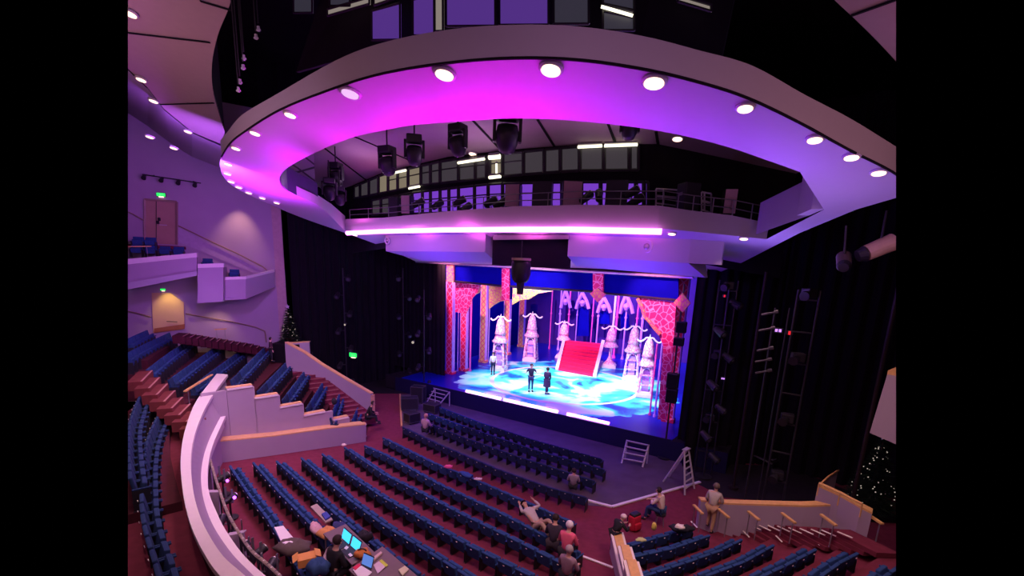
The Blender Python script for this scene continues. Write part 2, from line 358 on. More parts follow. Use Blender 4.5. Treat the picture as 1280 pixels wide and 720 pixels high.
# window wall behind the bridge
wt = [(438, 233), (480, 215), (560, 196), (640, 187), (720, 181), (812, 180), (870, 190), (995, 217)]
wtop = [cloud(u, v, DZ) for u, v in wt]
def onwall(u, v):
    for i in range(len(wt) - 1):
        if wt[i][0] <= u <= wt[i + 1][0] or i == len(wt) - 2: return W(u, v, wtop[i], wtop[i + 1])
bm = bmesh.new(); ribbon(bm, [p - Z * 3.9 for p in wtop], [p + Z * .1 for p in wtop], SN * .1); struct('wall_bridge_back', bm, M_black)
def winrow(cols, t, b, mt, fm, idx):
    """one glazed opening: frame bars plus panes, stood off the wall"""
    w = 0
    for i in range(len(cols) - 1):
        u0, u1 = cols[i] + .8, cols[i + 1] - .8
        q = [onwall(u0, b(u0)), onwall(u1, b(u1)), onwall(u1, t(u1)), onwall(u0, t(u0))]
        bm = bmesh.new(); slab(bm, [x - SN * .05 for x in q], -SN * .03)
        root = struct('window_%d' % (idx + i), bm, mt(i))
        bm = bmesh.new()
        for j in range(4): 
            p, r_ = q[j] - SN * .1, q[(j + 1) % 4] - SN * .1; cyl(bm, p, r_, .06, n=5)
        if idx == 30 or 4 <= i <= 14: cyl(bm, q[0].lerp(q[3], .62) - SN * .1, q[1].lerp(q[2], .62) - SN * .1, .03, n=5)
        fr = newobj('window_frame', bm, M_blk, root)
lin = lambda pts: (lambda u: next((y0 + (y1 - y0) * (u - x0) / (x1 - x0) for (x0, y0), (x1, y1) in zip(pts, pts[1:]) if x0 <= u <= x1), pts[0][1] if u < pts[0][0] else pts[-1][1]))
topU = lin([(440, 236), (480, 219), (560, 201), (640, 192), (720, 184), (812, 182)]); botU = lin([(440, 249), (530, 232), (640, 220), (720, 214), (812, 213)])
botUm = lin([(440, 262), (812, 225)])
topL_ = lin([(440, 256), (520, 241), (620, 230), (720, 228), (812, 228)]); botL = lin([(440, 270), (812, 258)])
cu = [444, 452, 463, 475, 487, 499, 512, 528, 540, 552, 575, 596, 610, 614, 630, 656, 682, 702, 726, 756, 788, 800]
cuf = {8, 2, 3, 5, 10, 12, 4, 18, 19, 20}
winrow(cu, topU, botU, lambda i: M_warmpane if i in (3, 4, 5, 6, 13) else M_greypane, M_blk, 2)
cl = [466, 478, 500, 517, 530, 540, 552, 563, 575, 595, 612, 630, 652, 672, 690, 704, 728, 752, 782, 796, 806, 812]
winrow(cl, topL_, botL, lambda i: M_greypane if i in (0, 1, 2) else M_violetpane, M_blk, 30)
# long fluorescent tubes above the panes
def tube(name, a, b, label, r=.05, m=M_tube, group=None):
    bm = bmesh.new(); cyl(bm, a - SN * .2, b - SN * .2, r, n=8); cyl(bm, a - SN * .2 + Z * .09, b - SN * .2 + Z * .09, r * .9, n=6, mi=1)
    return tag(newobj(name, bm, [m, M_steel]), label, 'light', group)
tube('fluorescent_tube', onwall(488, 219), onwall(511, 214), 'white fluorescent tube over the lit panes at the left end of the bridge')
tube('fluorescent_tube', onwall(576, 205), onwall(609, 200), 'white fluorescent tube on the bridge wall left of the short bright lamp')
tube('fluorescent_tube', onwall(615, 198), onwall(628, 197), 'short bright white lamp at the middle of the bridge wall', .1)
tube('fluorescent_tube', onwall(725, 185.5), onwall(755, 184), 'white tube over the first of the three wide grey panes')
tube('fluorescent_tube', onwall(758, 184), onwall(799, 182.5), 'white tube over the last two of the three wide grey panes')
tube('fluorescent_tube', onwall(615, 223), onwall(629, 221.5), 'short white lamp low under the middle window of the bridge', .07)
tube('fluorescent_tube', onwall(624, 206), onwall(624.2, 221), 'upright thin white lamp behind the middle window of the bridge', .05)
tube('fluorescent_tube', onwall(515, 236.5), onwall(528, 234), 'short warm lamp under the equipment window on the left bridge', .05)
# glowing strip under the bridge
ms = [(440, 291), (480, 289), (560, 287), (640, 286.5), (720, 286.5), (830, 289)]
bm = bmesh.new(); lo = [cloud(u, v, -.05) for u, v in ms]; hi = [up(p, v2) for p, v2 in zip(lo, [288.5, 285, 283.5, 281.5, 281.5, 286])]
for p, q in zip(lo, lo[1:]): cyl(bm, p - SN * .3 - Z * .04, q - SN * .3 - Z * .04, .11, n=8)
o = newobj('led_batten', bm, M_magenta); tag(o, 'long glowing magenta LED batten beneath the lighting bridge', 'light')
# ---- deep boxes beneath the soffit, left and right of the dark centre recess
def deepbox(name, front, bev):
    """front: four pixels of the vertical face (tl,tr,br,bl), bev: lower two pixels of the sloping blue face"""
    tl, tr = cloud(*front[0], -.0), cloud(*front[1], -.0)
    br, bl = up(tr, front[2][1]), up(tl, front[3][1])
    bm = bmesh.new(); 
    b1 = W(bev[0][0], bev[0][1], tl + SN * .9, tr + SN * .9); b2 = W(bev[1][0], bev[1][1], tl + SN * .9, tr + SN * .9)
    v = [bm.verts.new(x) for x in (tl, tr, br, bl, b1, b2)]
    bk = [bm.verts.new(x) for x in (b1 + SN * .4, b2 + SN * .4, tr + SN * 1.3 + Z * .5, tl + SN * 1.3 + Z * .5)]
    bm.faces.new((v[0], v[1], v[2], v[3])); bm.faces.new((v[3], v[2], v[5], v[4])); bm.faces.new((v[4], v[5], bk[1], bk[0])); bm.faces.new((v[1], bk[2], bk[1], v[5], v[2])); bm.faces.new((v[0], v[3], v[4], bk[0], bk[3]))
    struct(name, bm, M_soffit)
deepbox('ceiling_box_left', [(482, 294), (607, 293), (607, 315), (490, 314)], [(528, 326), (620, 328)])
deepbox('ceiling_box_right', [(711, 294), (864, 299), (864, 329), (711, 320)], [(720, 333), (882, 347)])
q = [cloud(864, 299), cloud(905, 302)]; bm = bmesh.new(); slab(bm, [q[0], q[1], up(q[1], 331), up(q[0], 329)], SN * .3); struct('ceiling_box_right_return', bm, M_soffit)
# dark recess between the boxes with a grey back
bm = bmesh.new(); a_, b_ = cloud(616, 297, -.02), cloud(714, 297, -.02); slab(bm, [a_, b_, up(b_, 336), up(a_, 331)], SN * .1); struct('wall_recess', bm, M_black)
bm = bmesh.new(); a_, b_ = cloud(618, 294, -.03), cloud(712, 294, -.03); slab(bm, [a_, b_, up(b_, 299), up(a_, 300)], -SN * .1); struct('trim_8', bm, mat('grey_plate', (.3, .28, .27), .6))
# header rail over the stage
HP = [(520, 327), (545, 328.5), (640, 334), (760, 341), (866, 347)]
hp = [W(u, v, st(0, .3, 0), st(WID, .3, 0)) for u, v in HP]
bm = bmesh.new()
for p, q in zip(hp, hp[1:]): cyl(bm, p, q, .07, n=8)
struct('trim_9', bm, M_steel)
bm = bmesh.new(); ribbon(bm, hp, [p + Z * 2.5 for p in hp], SN * .2); struct('wall_header', bm, M_black)

# ---- outer pink ceiling with the curved edge of the dark void
pl = [(292, -8), (284, 15), (272, 45), (265, 80), (266, 112), (273, 140), (281, 165)]
DZc = 1.25
def cc(u, v): return cloud(u, v, DZc)
e1 = smooth_pts([cc(*p) for p in pl], 4)
bm = bmesh.new(); slab(bm, e1 + [cc(278, 181), cc(240, 165), cc(205, 136), cc(185, 110), cc(158, 84), cc(120, 40), cc(120, -30), cc(292, -30)], (0, 0, .15)); struct('ceiling_left', bm, M_ceil)
bm = bmesh.new()
for a_, b_ in [((160, 40), (262, 52)), ((250, 0), (290, 12)), ((200, 130), (267, 128))]:
    p, q = cc(*a_), cc(*b_); p.z -= .03; q.z -= .03; s = (q - p).normalized().cross(Z) * .025; slab(bm, [p - s, p + s, q + s, q - s], (0, 0, .02))
struct('trim_10', bm, M_black)
pr = [(1030, -12), (1045, 2), (1075, 30), (1100, 55), (1125, 82)]
bm = bmesh.new(); slab(bm, smooth_pts([cc(*p) for p in pr], 4) + [cc(1200, 60), cc(1160, -40)], (0, 0, .15)); struct('ceiling_right', bm, M_ceil)
bm = bmesh.new(); p, q = cc(1064, 18), cc(1120, -2); p.z -= .03; q.z -= .03; s = (q - p).normalized().cross(Z) * .025; slab(bm, [p - s, p + s, q + s, q - s], (0, 0, .02)); struct('trim_11', bm, M_black)
# void edges: black upstand around the hole
for nm, e in (('wall_void_left', e1), ('wall_void_right', smooth_pts([cc(*p) for p in pr], 4))):
    bm = bmesh.new(); ribbon(bm, e, [p + Z * 5 for p in e]); struct(nm, bm, M_black)
# lower side ceiling on the left (violet)
L1 = [cc(u, v) - Z * .04 for u, v in [(140, 66), (158, 84), (185, 110), (205, 136), (240, 165), (280, 183)]]
L2 = [WP(u, v, .02) for u, v in [(140, 128), (158, 140), (185, 158), (212, 178), (240, 196), (281, 212)]]
bm = bmesh.new(); ribbon(bm, L2, L1); bmesh.ops.triangulate(bm, faces=bm.faces[:]); struct('ceiling_side_left', bm, M_soffit)

# ---- control room windows above the ring
gl = [P_ for P_ in [cloud(u, v, 1.6) for u, v in [(370, 90), (480, 57), (560, 42), (640, 36), (720, 38), (800, 50), (900, 84)]]]
gl = [p + SN * 2.0 for p in gl]
def ongal(u, v):
    us = [370, 480, 560, 640, 720, 800, 900]
    for i in range(6):
        if us[i] <= u <= us[i + 1] or i == 5: return W(u, v, gl[i], gl[i + 1])
glb = [W(u, v + 6, gl[i], gl[i + 1]) if i < 6 else W(u, v + 6, gl[5], gl[6]) for i, (u, v) in enumerate([(370, 84), (480, 53), (560, 37), (640, 31), (720, 33), (800, 45), (900, 76)])]
bm = bmesh.new(); ribbon(bm, glb, [p + Z * 5 for p in gl], SN * .1); struct('wall_control_room', bm, M_black)
panes = [((382, -3, 405, 16), M_greypane), ((424, 13, 476, 26), M_warmpane), ((427, -6, 452, 8), M_greypane), ((479, 18, 514, 50), M_violetpane), ((482, 3, 513, 13), M_warmpane), ((530, 6, 556, 45), M_violetpane), ((557, 3, 567, 40), M_warmpane), ((571, 3, 631, 34), M_violetpane), ((636, 2, 696, 33), M_violetpane), ((702, 0, 745, 32), M_greypane), ((762, 8, 800, 40), M_greypane), ((762, 20, 800, 27), M_warmpane), ((852, 11, 893, 35), M_warmpane)]
M_violetdim = glow('dim_violet_pane', (.10, .035, .28), .8); M_greydim = glow('dim_grey_pane', (.05, .045, .07), .6); M_warmdim = glow('dim_warm_pane', (.30, .25, .22), .8)
for i, ((u0, v0, u1, v1), mm) in enumerate(panes):
    mm = {M_violetpane: M_violetdim, M_greypane: M_greydim, M_warmpane: M_warmdim}[mm]
    sl = {1: -14, 4: -10, 3: -9, 5: -7, 11: 8, 12: 12}.get(i, 0)
    bm = bmesh.new(); 
    if i in (1, 4, 11, 12): q = [ongal(u0, v0 + 8 - sl / 2), ongal(u1, v0 + 8 + sl / 2), ongal(u1, v0 + sl / 2), ongal(u0, v0 - sl / 2)]
    else: q = [ongal(u0, v1 + 8), ongal(u1, v1 + 8), ongal(u1, v0 + sl / 2), ongal(u0, v0 - sl / 2)]
    slab(bm, [x - SN * .35 for x in q], -SN * .03)
    root = struct('window_%d' % (60 + i), bm, mm)
    bm = bmesh.new()
    for j in range(4): cyl(bm, q[j] - SN * .4, q[(j + 1) % 4] - SN * .4, .03, n=5)
    newobj('window_frame', bm, M_blk, root)
bm = bmesh.new(); a_, b_ = ongal(762, 22), ongal(800, 33); cyl(bm, a_ - SN * .5, b_ - SN * .5, .03, n=6); tag(newobj('fluorescent_tube', bm, M_tube), 'thin slanting tube in the control room window right of centre', 'light')
# dark machinery left of the windows with a few glints
wp_ = ['topmost', 'second from the top', 'third from the top', 'fourth from the top', 'fifth from the top', 'lowest']
for i, (u, v) in enumerate([(323, 36), (320, 46), (305, 72), (304, 84), (300, 102), (298, 112)]):
    p = at(u, v, 11.5); bm = bmesh.new(); box(bm, (0, 0, 0), (.05, .04, .10), Matrix.Rotation(i, 3, 'Z'), .01); cyl(bm, (-.04, 0, -.02), (.04, 0, -.02), .02, n=8); cyl(bm, (0, 0, .1), (0, 0, 5.5), .012, n=6, mi=1)
    o = newobj('rigging_pulley', bm, [M_alu, M_blk]); o.location = p
    tag(o, 'small pale pulley hanging in the dark void at upper left, ' + wp_[i], 'pulley', 'pulleys in the dark void')
# ================================================================== CIRCLE, SLIPS AND BALCONY (left)
ZT = 3.4                                   # height of the circle parapet cap
cap_in = [(285, 468), (262, 500), (246, 535), (239, 570), (241, 610), (252, 650), (275, 690), (300, 714), (325, 735)]
cap_out = [(271, 467), (246, 500), (232, 535), (226, 570), (228, 610), (238, 655), (260, 700), (285, 730), (310, 750)]
ci = smooth_pts([P(u, v, ZT) for u, v in cap_in], 5); co = smooth_pts([P(u, v, ZT) for u, v in cap_out], 5)
bm = bmesh.new()
for i in range(len(ci) - 1): slab(bm, [ci[i], ci[i + 1], co[i + 1], co[i]], (0, 0, -.12))
struct('trim_circle_cap', bm, M_cap)
inset = [i_ + (o_ - i_) * .25 for i_, o_ in zip(ci, co)]
pf = smooth_pts([P(u, v, 2.45) for u, v in [(286, 502), (272, 528), (259, 556), (252, 585), (253, 617), (264, 652), (286, 687), (309, 712), (334, 735)]], 5)
bm = bmesh.new(); ribbon(bm, pf, [p - Z * .12 for p in inset], Vector((-.12, .05, 0))); struct('wall_circle_parapet', bm, M_wall)
bm = bmesh.new()
for i in range(len(ci) - 1):                 # projecting ledge low on the stage side of the parapet
    n_ = (ci[i] - co[i]).normalized(); n2 = (ci[i + 1] - co[i + 1]).normalized()
    a_, b_ = pf[i], pf[i + 1]
    slab(bm, [a_, b_, b_ + n2 * .18, a_ + n_ * .18], (0, 0, -.16))
    slab(bm, [a_ - Z * .16, b_ - Z * .16, b_ + n2 * .10 - Z * .16, a_ + n_ * .10 - Z * .16], (0, 0, -.3))
struct('trim_circle_ledge', bm, M_cap)
# rear wall of the stalls beneath the circle
bm = bmesh.new(); ribbon(bm, [Vector((p.x, p.y, 0)) for p in pf], pf); struct('wall_stalls_rear', bm, M_wall)

# stepped slip wall
wb = [(258, 576), (300, 570), (360, 561), (415, 553), (462, 546)]
wbase = [PS(u, v) for u, v in wb]; a_, b_ = wbase[0], wbase[-1]
sd = (b_ - a_); sd.z = 0; sd.normalize(); sn_ = Vector((sd.y, -sd.x, 0))        # sn_ points toward the stalls (camera)
if sn_.dot(CAM - a_) < 0: sn_ = -sn_
def SW(u, v, off=0): return W(u, v, a_ + sn_ * off, b_ + sn_ * off)
steps = [(283, 315, 485.5, 480.5), (317.5, 347, 496.5, 491.5), (349.5, 377, 507.5, 503), (379.5, 406, 518, 513), (416, 435, 523.5, 520), (437, 457.5, 533.5, 529)]
M_wood2 = mat('gold_wood', (.80, .50, .22), .35, noise=.15, scale=9)
STEPZ = []
bm = bmesh.new(); bc = bmesh.new(); bw = bmesh.new()
prev = None
for k, (u0, u1, v0, v1) in enumerate(steps):
    p0 = SW(u0, v0); q0 = SW(steps[k + 1][0] if k < 5 else u1, v1)
    z = (SW(u0, v0).z + SW(u1, v1).z) / 2; STEPZ.append(z)
    l0, l1 = Vector((p0.x, p0.y, 0)), Vector((q0.x, q0.y, 0))
    slab(bm, [l0, l1, l1 + Z * (z - .1), l0 + Z * (z - .1)], -sn_ * .14)
    e_ = l0 + sd * ((SW(u1, v1) - p0).dot(sd))
    slab(bc, [l0 + sn_ * .05 + Z * (z - .10), e_ + sn_ * .05 + Z * (z - .10), e_ - sn_ * .24 + Z * (z - .10), l0 - sn_ * .24 + Z * (z - .10)], Z * .08)
    slab(bw, [l0 + sn_ * .02 + Z * (z - .02), e_ + sn_ * .02 + Z * (z - .02), e_ - sn_ * .20 + Z * (z - .02), l0 - sn_ * .20 + Z * (z - .02)], Z * .04)
p0 = SW(258, 560); l0 = Vector((p0.x, p0.y, 0)); q0 = SW(283, 490); l1 = Vector((q0.x, q0.y, 0))
slab(bm, [l0, l1, l1 + Z * (STEPZ[0] - .1), l0 + Z * (STEPZ[0] - .1)], -sn_ * .14)
struct('wall_slip', bm, M_wall); struct('trim_slip_cap', bc, M_cap); struct('trim_slip_wood', bw, M_wood2)
# lower ledge line of the slip wall with a wooden edge, and the plinth in front
bm = bmesh.new(); q = [SW(u, v, .5) for u, v in [(262, 552), (345, 544), (410, 535), (457, 530)]]
for x, y in zip(q, q[1:]): slab(bm, [x, y, y - sn_ * .55, x - sn_ * .55], (0, 0, -.06))
struct('trim_slip_ledge', bm, M_wood2)
bm = bmesh.new(); ribbon(bm, [Vector((x.x, x.y, 0)) for x in q], [x - Z * .05 for x in q]); struct('wall_slip_plinth', bm, M_wall)
bm = bmesh.new(); qq = [PS(u, v) for u, v in [(262, 578), (305, 572), (330, 567), (360, 562), (390, 557), (415, 553), (458, 546)]]
for x, y in zip(qq, qq[1:]): cyl(bm, x + Z * .05, y + Z * .05, .04, n=6)
struct('baseboard_slip', bm, M_cap)

# slip terraces f..k (between the stepped wall and the far stair wall), each one a platform
RA, RB = P(357, 430, 4.0), P(463, 494, 1.1)         # cap of the far stair wall
rowpx = [((284, 482), (330, 436)), ((317, 496), (357, 455)), ((349, 507), (380, 466)), ((380, 517), (403, 480)), ((411, 530), (424, 494)), ((438, 532), (448, 509))]
SLIP = []
for k, (pa, pb) in enumerate(rowpx):
    z = STEPZ[k] + .02
    SLIP.append((P(*pa, z), P(*pb, z), z - .80)); a0_, b0_, zz_ = SLIP[-1]; SLIP[-1] = (a0_ + (b0_ - a0_).normalized() * .55, b0_, zz_)
bm = bmesh.new()
for k, (pa, pb, zb) in enumerate(SLIP):
    d = (pb - pa); d.z = 0; d.normalize(); n = Vector((d.y, -d.x, 0))     # n: forward, towards the stage side (+x)
    if n.x < 0: n = -n
    nxt = SLIP[k + 1] if k < 5 else None
    a1, b1 = pa - n * .45 - d * .0, pb - n * .45 + d * 2.2
    if nxt: 
        d2 = (nxt[1] - nxt[0]); d2.z = 0; d2.normalize(); n2 = Vector((d2.y, -d2.x, 0)); n2 = -n2 if n2.x < 0 else n2
        a2, b2 = nxt[0] - n2 * .45 - d2 * .0, nxt[1] - n2 * .45 + d2 * 2.2
    else: a2, b2 = a1 + n * 1.1, b1 + n * 1.1
    slab(bm, [Vector((x.x, x.y, zb)) for x in (a1, b1, b2, a2)], (0, 0, -zb + .02))
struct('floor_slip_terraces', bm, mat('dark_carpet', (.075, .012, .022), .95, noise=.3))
# stair flight beside the far wall: small steps, each with its pale nosing
bm = bmesh.new(); bn = bmesh.new(); nst = 17
for i in range(nst):
    t0, t1 = i / nst, (i + 1) / nst
    u0, v0 = 352 + 106 * t0, 440 + 82 * t0; u1, v1 = 352 + 106 * t1, 440 + 82 * t1
    zz = 3.0 - 2.6 * t0
    p, q = P(u0, v0, zz), P(u1, v1, zz); dd = (q - p); dd.z = 0; n = Vector((dd.y, -dd.x, 0)).normalized(); n = -n if n.dot(CAM - p) > 0 else n
    slab(bm, [p - n * .9, q - n * .9, q + n * .5, p + n * .5], (0, 0, -.4))
    slab(bn, [q - n * .9, q - n * .9 - dd.normalized() * .05, q + n * .4 - dd.normalized() * .05, q + n * .4], (0, 0, .012))
struct('floor_stair_slip', bm, M_carpet); struct('trim_12', bn, mat('worn_nosing', (.42, .20, .18), .7))
# far stair wall with wooden rail cap
def RW_(u, v): return W(u, v, RA, RB)
tp = [RW_(u, v) for u, v in [(356, 429), (380, 442), (400, 456), (430, 474), (463, 493)]]
bm = bmesh.new(); ribbon(bm, [Vector((p.x, p.y, 0)) for p in tp], tp, Vector((.1, .15, 0))); struct('wall_stair_slip', bm, M_wall)
bm = bmesh.new()
for p, q in zip(tp, tp[1:]): slab(bm, [p + Z * .02, q + Z * .02, q + Z * .02 + Vector((.12, .18, 0)), p + Z * .02 + Vector((.12, .18, 0))], (0, 0, .06))
q = RW_(463.5, 494); slab(bm, [q, q + Vector((.12, .2, 0)), Vector((q.x + .12, q.y + .2, 0)), Vector((q.x, q.y, 0))], (.06, -.04, 0))
struct('trim_stair_cap', bm, M_wood2)
# short return at the head of the stair
r0, r1 = RW_(356, 430), P(386, 428, 4.0)
bm = bmesh.new(); slab(bm, [Vector((r0.x, r0.y, 2)), Vector((r1.x, r1.y, 2)), r1, r0], Vector((0, .12, 0))); struct('wall_stair_return', bm, M_wall)
bm = bmesh.new(); slab(bm, [r0, r1, r1 + Vector((0, .25, 0)), r0 + Vector((0, .25, 0))], Z * .06); struct('trim_stair_return', bm, M_wood2)

# circle terraces: n1/a, n2/b, c, d, e
CR = [  # polyline of the seat-back tops (pixels), height
    ([(204, 745), (193, 700), (181, 660), (177, 620), (181, 565), (190, 535), (207, 502)], [(237, 486), (272, 459), (306, 435)], 3.2),
    ([(163, 600), (160, 560), (163, 525), (178, 488)], [(210, 476), (245, 451), (278, 428)], 3.6),
    ([], [(183, 463), (212, 441), (243, 421)], 4.0),
    ([], [(153, 445), (180, 431), (212, 416)], 4.4),
    ([], [(150, 429), (166, 421), (184, 413)], 4.8)]
bm = bmesh.new(); CIRC = []
for k, (near, farr, z) in enumerate(CR):
    nr = smooth_pts([P(*p, z) for p in near], 3) if near else []; fr = smooth_pts([P(*p, z) for p in farr], 3)
    CIRC.append((nr, fr, z - .85)); pts = nr + fr
    ext = []
    for i, p in enumerate(pts):
        d = (pts[min(i + 1, len(pts) - 1)] - pts[max(i - 1, 0)]); d.z = 0; d.normalize(); n = Vector((d.y, -d.x, 0)); ext.append((p - n * .5, p + n * (.9 if k or i < len(nr) else 1.6)))
    for i in range(len(pts) - 1):
        q = [ext[i][0], ext[i + 1][0], ext[i + 1][1], ext[i][1]]
        slab(bm, [Vector((x.x, x.y, z - .85)) for x in q], (0, 0, -1.2))
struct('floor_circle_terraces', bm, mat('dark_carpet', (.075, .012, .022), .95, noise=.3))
bm = bmesh.new(); q = []
for i in range(len(ci)):
    o_ = co[i] + (co[i] - ci[i]).normalized() * 3; q.append((inset[i], o_))
for i in range(len(q) - 1): slab(bm, [Vector((x.x, x.y, 2.5)) for x in (q[i][0], q[i + 1][0], q[i + 1][1], q[i][1])], (0, 0, -.4))
e = [P(285, 470, ZT), P(305, 435, ZT), P(150, 405, 5.2), P(150, 520, 3.5)]
struct('floor_circle', bm, M_carpet)
# gangway steps running down to the parapet
bm = bmesh.new(); bn = bmesh.new()
for i in range(8):
    t = i / 8 * .78; u, v = 160 + 96 * t, 478 + 86 * t; z = 4.05 - 1.45 * t
    u2, v2 = u + 15, v - 14
    p, q = P(u, v, z), P(u2, v2, z); d = (q - p).normalized(); n = Vector((d.y, -d.x, 0)); n = -n if n.x < 0 else n
    slab(bm, [p - n * .05, q - n * .05, q + n * .42, p + n * .42], (0, 0, -.35)); slab(bn, [p + n * .36, q + n * .36, q + n * .42, p + n * .42], (0, 0, .01))
struct('floor_gangway_steps', bm, mat('orange_red_carpet', (.15, .028, .028), .9, noise=.3, scale=5)); struct('trim_13', bn, mat('worn_nosing', (.42, .20, .18)))
# steps beneath the wall handrail (top of the circle)
bm = bmesh.new(); bn = bmesh.new()
for i in range(16):
    t = i / 15; u, v = 226 + 122 * t, 416 + 20 * t; z = 4.7 - 1.6 * t
    p = P(u, v, z); 
    slab(bm, [p - wd * .1, p + wd * .42, p + wd * .42 + wn * 1.1, p - wd * .1 + wn * 1.1], (0, 0, -.4)); slab(bn, [p + wd * .36, p + wd * .42, p + wd * .42 + wn * 1.1, p + wd * .36 + wn * 1.1], (0, 0, .012))
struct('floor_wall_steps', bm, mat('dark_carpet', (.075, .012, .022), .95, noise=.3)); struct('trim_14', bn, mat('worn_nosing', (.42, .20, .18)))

# ---- upper balcony slip on the left wall
def BP(u, v, off): return WP(u, v, off)
OFF = 2.6
def face(name, px, off, ext, m, bm=None):
    bm = bmesh.new(); slab(bm, [BP(u, v, off) for u, v in px], ext); return struct(name, bm, m)
face('wall_balcony_parapet', [(150, 331), (246, 321), (246, 342), (150, 357)], OFF, -wn * .15, M_wall)
face('trim_balcony_cap', [(150, 324.5), (246, 316), (246, 321.5), (150, 331.5)], OFF + .08, -wn * .3, M_cap)
face('trim_balcony_ledge', [(150, 355), (246, 339), (246, 344.5), (150, 364)], OFF + .25, -wn * .4, M_soffit)
# underside of the balcony
bm = bmesh.new(); a1, b1 = BP(150, 362, OFF), BP(246, 344, OFF); z_ = max(a1.z, b1.z)
slab(bm, [a1, b1, b1 - wn * (OFF - .05), a1 - wn * (OFF - .05)], Z * .12); struct('ceiling_balcony_underside', bm, M_wall)
def pier(name, u0, u1, t0, t1, b0, b1, off, dep, cap=True, ct=5):
    q = [BP(u0, t0, off), BP(u1, t1, off), BP(u1, b1, off), BP(u0, b0, off)]
    bm = bmesh.new(); slab(bm, q, -wn * dep); struct(name, bm, M_wall)
    bm = bmesh.new(); q2 = [BP(u0, t0 - ct, off + .05), BP(u1 + .5, t1 - ct, off + .05), BP(u1 + .5, t1, off + .05), BP(u0, t0, off + .05)]; slab(bm, q2, -wn * (dep * .7)); struct('trim_' + name, bm, M_cap)
pier('wall_balcony_pier', 247, 279, 335, 334, 379, 377, OFF + .2, 1.0)
pier('wall_balcony_slip', 279, 307, 350, 349, 374, 374, OFF - .3, .15, ct=3.5)
q = [BP(307, 349, OFF - .3), BP(343, 340, .35), BP(343, 359, .35), BP(307, 374, OFF - .3)]
bm = bmesh.new(); slab(bm, q, Vector((-.1, .1, 0))); struct('wall_balcony_slip_end', bm, M_wall)
bm = bmesh.new(); slab(bm, [BP(307, 345.5, OFF - .25), BP(343.5, 337, .35), BP(343.5, 340, .35), BP(307, 349, OFF - .25)], Vector((-.15, .15, 0))); struct('trim_balcony_slip_end', bm, M_cap)
bm = bmesh.new(); a1, b1, c1_ = BP(246, 377, OFF - .1), BP(307, 374, OFF - .3), BP(343, 359, .35)
slab(bm, [a1, b1, c1_, c1_ - wn * .3, a1 - wn * (OFF - .2)], Z * .1); struct('ceiling_slip_underside', bm, M_wall)
# balcony floor, wall stair
bm = bmesh.new(); zf = BP(180, 306, .1).z
q = [BP(150, 306, .05), BP(232, 306, .05)]; q = [Vector((x.x, x.y, zf)) for x in q]; slab(bm, [q[0], q[1], q[1] + wn * 1.2, q[0] + wn * 1.2], (0, 0, -.15)); struct('floor_balcony', bm, M_carpet)

# ---- doors on the left wall
def door(n, px_l, px_r, top, bot, m, leafm, label, split=None):
    q = [WP(px_l, bot, .03), WP(px_r, bot, .03), WP(px_r, top, .03), WP(px_l, top, .03)]
    zt, zb = (q[2].z + q[3].z) / 2, (q[0].z + q[1].z) / 2
    for i in (0, 1): q[i].z = zb
    for i in (2, 3): q[i].z = zt
    bm = bmesh.new(); slab(bm, q, wn * .05); root = struct('door_%d' % n, bm, leafm, label)
    bm = bmesh.new(); w = .07
    for a_, b_ in ((q[0], q[3]), (q[3], q[2]), (q[2], q[1])): cyl(bm, a_ + wn * .06, b_ + wn * .06, w, n=4)
    newobj('door_frame', bm, m, root)
    if split:
        a_, b_ = WP(split, bot, .1), WP(split, top, .1); a_.z = zb; b_.z = zt; bm = bmesh.new(); slab(bm, [a_, b_, b_ + wd * .03, a_ + wd * .03], wn * .02); newobj('door_meeting_stile', bm, M_blk, root)
    return root, q
M_doorm = mat('brown_door', (.42, .27, .18), .5, noise=.1, scale=2); M_doorf = mat('brown_frame', (.30, .20, .15), .5)
M_doorc = mat('cream_door', (.70, .52, .26), .5, noise=.08, scale=2)
rt, q = door(1, 181.5, 221, 251, 305, M_doorf, M_doorm, 'brown double door on the upper balcony under the green exit sign', 195)
for i, (u, v) in enumerate([(199, 274), (197.5, 278)]):
    p = WP(u, v, .1); bm = bmesh.new(); box(bm, p, (.10, .10, .18), None, .02); newobj('door_plate', bm, M_blk, rt)
p, q_ = WP(199, 281, .14), WP(208, 281.5, .14); bm = bmesh.new(); cyl(bm, p, q_, .02, n=8); cyl(bm, p, p - wn * .08, .015, n=6); cyl(bm, q_, q_ - wn * .08, .015, n=6); newobj('door_push_bar', bm, M_alu, rt)
# lower door: cream portal with a canted top corner
q = [WP(192, 416, .02), WP(231, 411, .02), WP(230, 378, .02), WP(213, 366, .02), WP(190, 366, .02)]
bm = bmesh.new(); slab(bm, q, wn * .06); rt = struct('door_2', bm, M_doorc, 'cream door with brown kick panel behind the circle seats')
q = [WP(193, 416, .1), WP(231, 411, .1), WP(231, 405, .1), WP(193, 410.5, .1)]
bm = bmesh.new(); slab(bm, q, wn * .03); newobj('kick_panel', bm, mat('brown_kick', (.38, .15, .06), .5), rt)
p = WP(215, 402, .14); bm = bmesh.new(); cyl(bm, p - wd * .25, p + wd * .25, .02, n=8); newobj('door_handle', bm, M_blk, rt)
